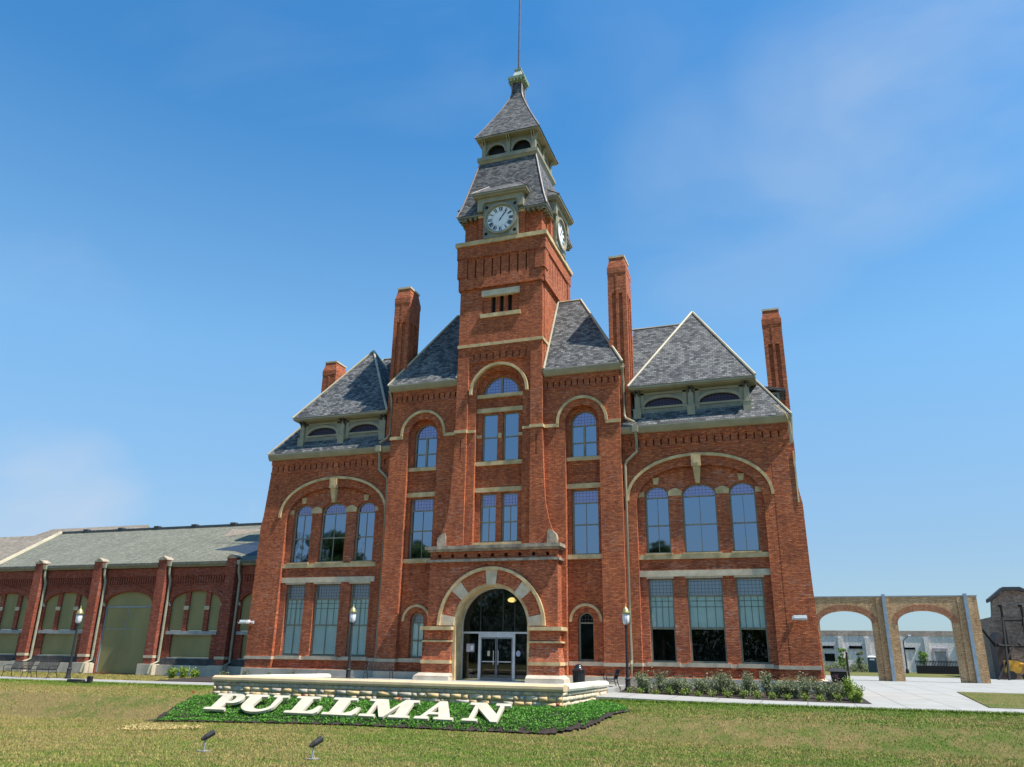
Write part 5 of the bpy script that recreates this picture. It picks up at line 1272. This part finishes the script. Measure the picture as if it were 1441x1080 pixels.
# cart bin and pole
t = thing('cart_bin', 'black plastic tilt cart with a sloping lid at the right corner of the building', 'cart bin', (17.75, -1, -.3))
T = MB(); T.frus((17.48, 18.02, -1.3, -.4, -.15), (17.36, 18.1, -1.5, -.2, .85)); obj('body', T, plain('black_plastic', (.02, .022, .025), .5), t, bev=.03)
T = MB(); T.frus((17.28, 18.2, -1.6, -.1, .85), (17.4, 17.95, -1.4, -.3, 1.0)); obj('lid', T, bpy.data.materials['black_plastic'], t, bev=.02)
for sg in (0, 1): T = MB(); T.tube([(17.45+sg*.55, -.9, -.18), (17.52+sg*.55, -.9, -.18)], .13, 14); obj('wheel', T, BLACK, t)
T = MB(); T.tube([(18.3, 1.5, -.3), (18.3, 1.5, 1.72)], .05, 8); T.tube_prof(18.3, 1.5, [(.09, -.3), (.09, -.2), (.055, -.15)], 8); T.tube_prof(18.3, 1.5, [(.06, 1.7), (.055, 1.76), (.01, 1.79)], 8)
tag(obj('bollard', T, BLACK), 'slim black metal post behind the cart bin', 'post')
# small things in the lawn by the left walk
t = thing('utility_box', 'low dark box with a flat lid lying in the grass by the left walk', 'utility box', (-19, -9.8, -.35))
T = MB(); T.box(-20.5, -19.45, -10.35, -10.1, -.36, -.17); obj('lid', T, plain('dark_rubber', (.05, .045, .04), .8), t, bev=.02)
T = MB(); T.box(-19.1, -18.85, -10.4, -10.2, -.36, .0); T.box(-19.4, -19.1, -10.38, -10.2, -.36, -.26); obj('body', T, BLACK, t, bev=.015)
# straw mat
P_ = [(-7.3, -18.9), (-5.6, -19.1), (-4.1, -19.2), (-3.6, -19.9), (-4.4, -20.5), (-5.2, -21.1), (-5.9, -21.2), (-6.7, -20.2)]
pts = []
while len(pts) < 3500:
    x = random.uniform(-7.7, -3.3); y = random.uniform(-21.5, -18.7)
    if inpoly(x+.1*math.sin(y*8), y+.1*math.sin(x*9), P_): pts.append((x, y, G(x, y)+random.uniform(.05, .065)))
tag(leaf_obj('straw', leaves_at(np.array(pts)*1.0, .04), STRAW), 'patch of bright yellow dry straw on the lawn', 'straw', kind='stuff')
# red flowers
for k, (x, y, lab) in enumerate(((7.7, -14.75, 'red flower at the right corner of the stone wall'), (-3.0, -14.75, 'red flower against the stone wall above the second L'), (-8.3, -15.0, 'red flower at the left end of the stone wall'), (1.3, -14.75, 'red flower against the stone wall above the M'))):
    t = thing('red_flower', lab, 'flower', (x, y, G(x, y)), 'red flowers along the stone wall')
    T = MB(); T.tube([(x, y, G(x, y)), (x, y-.02, G(x, y)+.2)], .006, 4); obj('stem', T, SHRUBL, t)
    leaf_obj('petals', leaves_at(rng.normal(0, .03, (26, 3))+np.array([0, -.02, .22]), .035), RED, t)

# ================================================================= RIGHT BACKGROUND
t = thing('arcade_wall', 'freestanding tan brick wall with two big red-edged arches and steel braces', 'wall', (24, 37, -.3))
T = MB(); zg = -.35
def segar(x0, x1): return [(x0, zg+.02), (x1, zg+.02)]+arc((x0+x1)/2, 4.6, (x1-x0)/2, 1.08, n=24)
T.slab(rect(10, 31.15, zg, 6.9), [segar(17.95, 22.42), segar(24.55, 28.95), segar(11.6, 16)], 37, 37.6)
for a, b in ((22.95, 24.05), (29.55, 30.7)): T.box(a, b, 36.88, 37, zg, 6.86)
obj('brickwork', T, BRICKT, t)
T = MB()
for a, b in ((17.95, 22.42), (24.55, 28.95)): T.arcband((a+b)/2, 4.6, ((b-a)/2+.01, 1.09), ((b-a)/2+.5, 1.62), 36.95, 37, .02, PI-.02, 28)
obj('arch_ring', T, BRICKR, t)
T = MB(); T.box(10, 31.2, 36.95, 37.65, 6.9, 7.0); obj('coping', T, STEEL, t)
for xx in (23.6, 30.2): T = MB(); T.box(xx-.14, xx+.14, 36.6, 36.88, zg, 7.12); T.box(xx-.2, xx+.2, 36.56, 36.9, zg, zg+.05); obj('steel_post', T, plain('blue_grey_steel', (.28, .36, .42), .45) if 'blue_grey_steel' not in bpy.data.materials else bpy.data.materials['blue_grey_steel'], t)

def W(X, z):  # y=90 table to y=108
    k = 152.1/134.1; return 16.2+(X-16.2)*k, 1.38+(z-1.38)*k
t = thing('warehouse', 'long white-painted brick warehouse behind the arches', 'building', (35, 108, -.3))
T = MB(); T.box(-20, 80, 108, 130, -.4, 5.4); 
for X in (21.69, 25.45, 30.0, 34.0-.6, 37.9, 41.5): a, _ = W(X, 0); T.box(a-.35, a+.35, 107.6, 108, -.4, 5.0)
obj('wall', T, BRICKW, t)
T = MB(); T.box(-20, 80, 107.9, 130, 5.4, 6.2); obj('parapet', T, brick_mat('pinkish_parapet_brick', (.42, .33, .3), (.55, .47, .43), (.3, .25, .22), bh=.15, bw=.4), t)
for (a, b, c, d) in ((19.07, 20.71, 3.0, 3.42), (22.86, 24.68, 3.02, 3.44), (30.31, 31.85, 3.0, 3.3), (19.3, 20.71, 1.2, 2.3), (27.2, 28.6, 3.0, 3.3)):
    x0, z0 = W(a, c); x1, z1 = W(b, d); T = MB(); T.box(x0, x1, 107.9, 108, z0, z1); wn = obj('window', T, GLASSD, t)
    T = MB(); T.box(x0-.1, x1+.1, 107.85, 107.99, z0-.12, z0); obj('sill', T, STEEL, wn)
x0, z1 = W(34.08, 3.23); x1, _ = W(36.04, 0); T = MB(); T.slab(rect(x0, x1, -.3, z1), [rect(x0+.3, x1-.3, -.29, z1-.5)], 107.7, 108); T.box(x0+.3, x1-.3, 107.92, 107.97, -.3, z1-.5); obj('door', T, plain('faded_red_door', (.3, .2, .19), .8, (.45, .45, .47), 1), t)
# portable toilet
x, y = 26.2, 95
t = thing('portable_toilet', 'dark blue portable toilet with a white domed roof beyond the left arch', 'portable toilet', (x, y, -.33))
T = MB(); T.box(x-.6, x+.6, y, y+1.2, -.33, 1.85); 
for k in range(4): T.box(x-.5+k*.3, x-.4+k*.3, y-.03, y, .0, 1.3)
obj('cabin', T, NAVY, t); T = MB(); T.frus((x-.64, x+.64, y-.04, y+1.24, 1.85), (x-.4, x+.4, y+.2, y+1.0, 2.1)); obj('roof', T, WHITE, t, bev=.04)
T = MB(); T.box(x-.35, x+.35, y-.04, y-.005, 1.45, 1.65); obj('door_sign', T, WHITE, t)
# fence
t = thing('metal_fence', 'black picket fence beyond the right arch', 'fence', (33, 92, -.33))
T = MB(); 
for k in range(54): xx = 31.9+k*.2; T.box(xx-.05, xx+.05, 92-.0, 92.05, -.33, 1.55)
T.box(31.8, 42.8, 92.05, 92.1, 1.3, 1.4); T.box(31.8, 42.8, 92.05, 92.1, 0, .1); T.box(32, 42.6, 92.3, 92.5, -.33, .8); obj('panel', T, BLACK, t)
t = thing('metal_fence', 'short black fence run with cluttered racks beside the right arch pier', 'fence', (38, 84, -.33))
T = MB()
for k in range(9): xx = 36.3+k*.35; T.box(xx-.04, xx+.04, 84, 84.05, -.33, 1.5); T.tube([(xx, 84, .2), (xx+.3, 84.1, 1.2)], .03, 4)
T.box(36.2, 39.3, 84.05, 84.1, 1.0, 1.1); obj('panel', T, BLACK, t)
t = thing('street_lamp', 'tall dark street lamp with a small arm seen through the right arch', 'street lamp', (30.6, 92, -.33))
T = MB(); T.tube_prof(30.6, 92, [(.25, -.33), (.22, .2), (.1, .4), (.07, 4.4)], 8); T.tube([(30.6, 92, 4.3), (31.4, 92, 5.0), (31.5, 92, 5.05)], .05, 6); obj('pole', T, BLACK, t)
T = MB(); T.frus((31.3, 31.8, 91.8, 92.2, 4.95), (31.4, 31.7, 91.9, 92.1, 5.15)); obj('lamp_head', T, STEEL, t)
tree(22.1, 96, -.33, 3.6, .75, 'small bright green sapling beyond the left arch, by the brick corner', 'young trees beyond the arches', 1400, .12, SAPL, .05, base=.25)
tree(24.4, 93, -.33, 3.1, .6, 'small dusty green sapling beyond the left arch, beside the portable toilet', 'young trees beyond the arches', 1100, .12, SHRUBL, .05, base=.2)
tree(33.2, 94, -.33, 3.2, .7, 'thin bright green sapling seen through the right arch', 'young trees beyond the arches', 700, .12, SAPL, .05, base=.45)
pts = np.stack([rng.uniform(14, 29.5, 9000), rng.uniform(98, 103, 9000), rng.uniform(-.4, .2, 9000)], 1); pts[:, 2] += rng.uniform(0, 1, 9000)**2*(1.1+.6*np.sin(pts[:, 0]*2.1))
tag(leaf_obj('weeds', leaves_at(pts, .13), SHRUBL), 'rough weeds and planting along the foot of the white warehouse', 'weeds', kind='stuff')
sheet('side_lawn', [(22.95, -6.45, -.296), (60, -6.45, -.296), (60, 11.8, -.296), (24.65, 11.8, -.296)], LAWN, .1)
sheet('gravel_strip', [(-10, 52, -.315), (70, 52, -.315), (70, 60, -.315), (-10, 60, -.315)], CONC, .05)
# ruined gable
t = thing('ruined_gable', 'weathered brick gable end of a ruined shop held up by dark steel braces', 'building', (44, 62, -.3))
T = MB(); T.slab([(37.2, zg), (48, zg), (48, 6.5), (43.2, 7.0), (41.9, 8.4), (40.1, 9.2), (38.7, 9.2), (37.3, 8.1), (37.1, 6.5), (36.9, 5.9), (36.4, 5.9), (36.5, zg)], [], 62, 63); T.box(37.3, 48, 63, 80, zg, 6.4); obj('brickwork', T, BRICKG, t)
T = MB()
rl = [(36.9, 7.9), (38.5, 9.2), (40.2, 9.2), (42.0, 8.2), (43.4, 6.8), (46, 6.6)]
for a, b in zip(rl, rl[1:]): T.slab([a, b, (b[0], b[1]+.38), (a[0], a[1]+.38)], [], 61.5, 63.2)
obj('roof', T, plain('charred_roof', (.05, .05, .055), .8), t)
T = MB()
def bar(p, q, r=.13): T.tube([p, q], r, 5)
for x in (37.9, 39.9): bar((x, 61.2, zg), (x, 61.2, 7.6)); bar((x, 61.2, 7.5), (x, 62, 7.5)); bar((x, 61.2, 6.2), (x-1.8, 54.5, zg)); bar((x, 61.2, 3.2), (x-2, 56, 3.2)); bar((x-1.0, 57.8, 3.0), (x, 61.2, .4))
bar((36, 57, 3.1), (40.5, 61.1, 3.1)); bar((35.0, 58, 4.9), (37.9, 61.2, 1.0)); bar((37.9, 61.2, 5.9), (39.9, 61.2, 5.9)); bar((39.9, 61.2, 5.9), (35.2, 55, zg), .11)
obj('steel_brace', T, plain('rusty_steel', (.012, .01, .009), .95), t)
T = MB(); T.slab([(36.3, zg), (37.4, zg), (37.2, 4.2), (36.7, 4.5), (36.3, 3.8)], [], 59, 62); obj('masonry_stub', T, plain('sooty_brick', (.1, .075, .065), .9), t)
# excavator
t = thing('backhoe', 'yellow backhoe loader parked at the foot of the ruined gable', 'excavator', (37.5, 57, -.3))
x, y = 37.5, 57
T = MB(); T.box(x-.9, x+.5, y, y+1.6, .35, 1.0); T.slab([(x-.9, .9), (x+.9, .9), (x+1.0, 1.25), (x+.2, 1.6), (x-.9, 1.65)], [], y+.2, y+1.4); obj('body', T, YELLOW, t, bev=.04)
T = MB(); T.tube([(x+.4, y+.2, 1.3), (x+1.4, y, 1.15), (x+1.9, y, .4)], .13, 6); obj('arm', T, YELLOW, t)
T = MB(); T.frus((x+1.6, x+2.3, y-.5, y+.5, -.25), (x+1.8, x+2.2, y-.5, y+.5, .4)); obj('bucket', T, plain('worn_steel', (.1, .1, .1), .6), t)
T = MB(); T.box(x-.6, x+.4, y+.25, y+1.35, 1.65, 1.72); 
for dx in (-.55, .35): T.box(x+dx-.04, x+dx+.04, y+.25, y+.33, 1.0, 1.65); T.box(x+dx-.04, x+dx+.04, y+1.27, y+1.35, 1.0, 1.65)
obj('cab', T, BLACK, t)
for dx, r in ((-.6, .45), (.7, .34)): T = MB(); T.tube([(x+dx, y-.15, -.33+r), (x+dx, y+.15, -.33+r)], r, 18); obj('wheel', T, BLACK, t)

# trees across the street: they stand behind the viewer and show only in the window glass
for (x, y, h, cw, w_) in ((-66, -75, 24, 6.5, 'broad'), (-57.5, -75, 21, 5, 'rounded'), (-42.5, -75, 18.6, 4.5, 'lower'), (-3, -75, 17.8, 3, 'thin')):
    tree(x, y, -.3, h, cw, w_+' leafy street tree across the street, mirrored in the upper windows', 'street trees mirrored in the windows', 9000, .38, TREEL, .35)
pts = np.stack([rng.uniform(-110, 60, 60000), rng.uniform(-106, -98, 60000), rng.uniform(0, 1, 60000)], 1)
pts[:, 2] = -.3+pts[:, 2]*(12.0+1.6*np.sin(pts[:, 0]*.31)+1.0*np.sin(pts[:, 0]*.83+1))
tag(leaf_obj('woodland', leaves_at(pts, .42), TREEL), 'belt of street trees mirrored in the lower windows', 'trees', kind='stuff')
for o in bpy.data.objects:
    if '_org' in o: del o['_org']
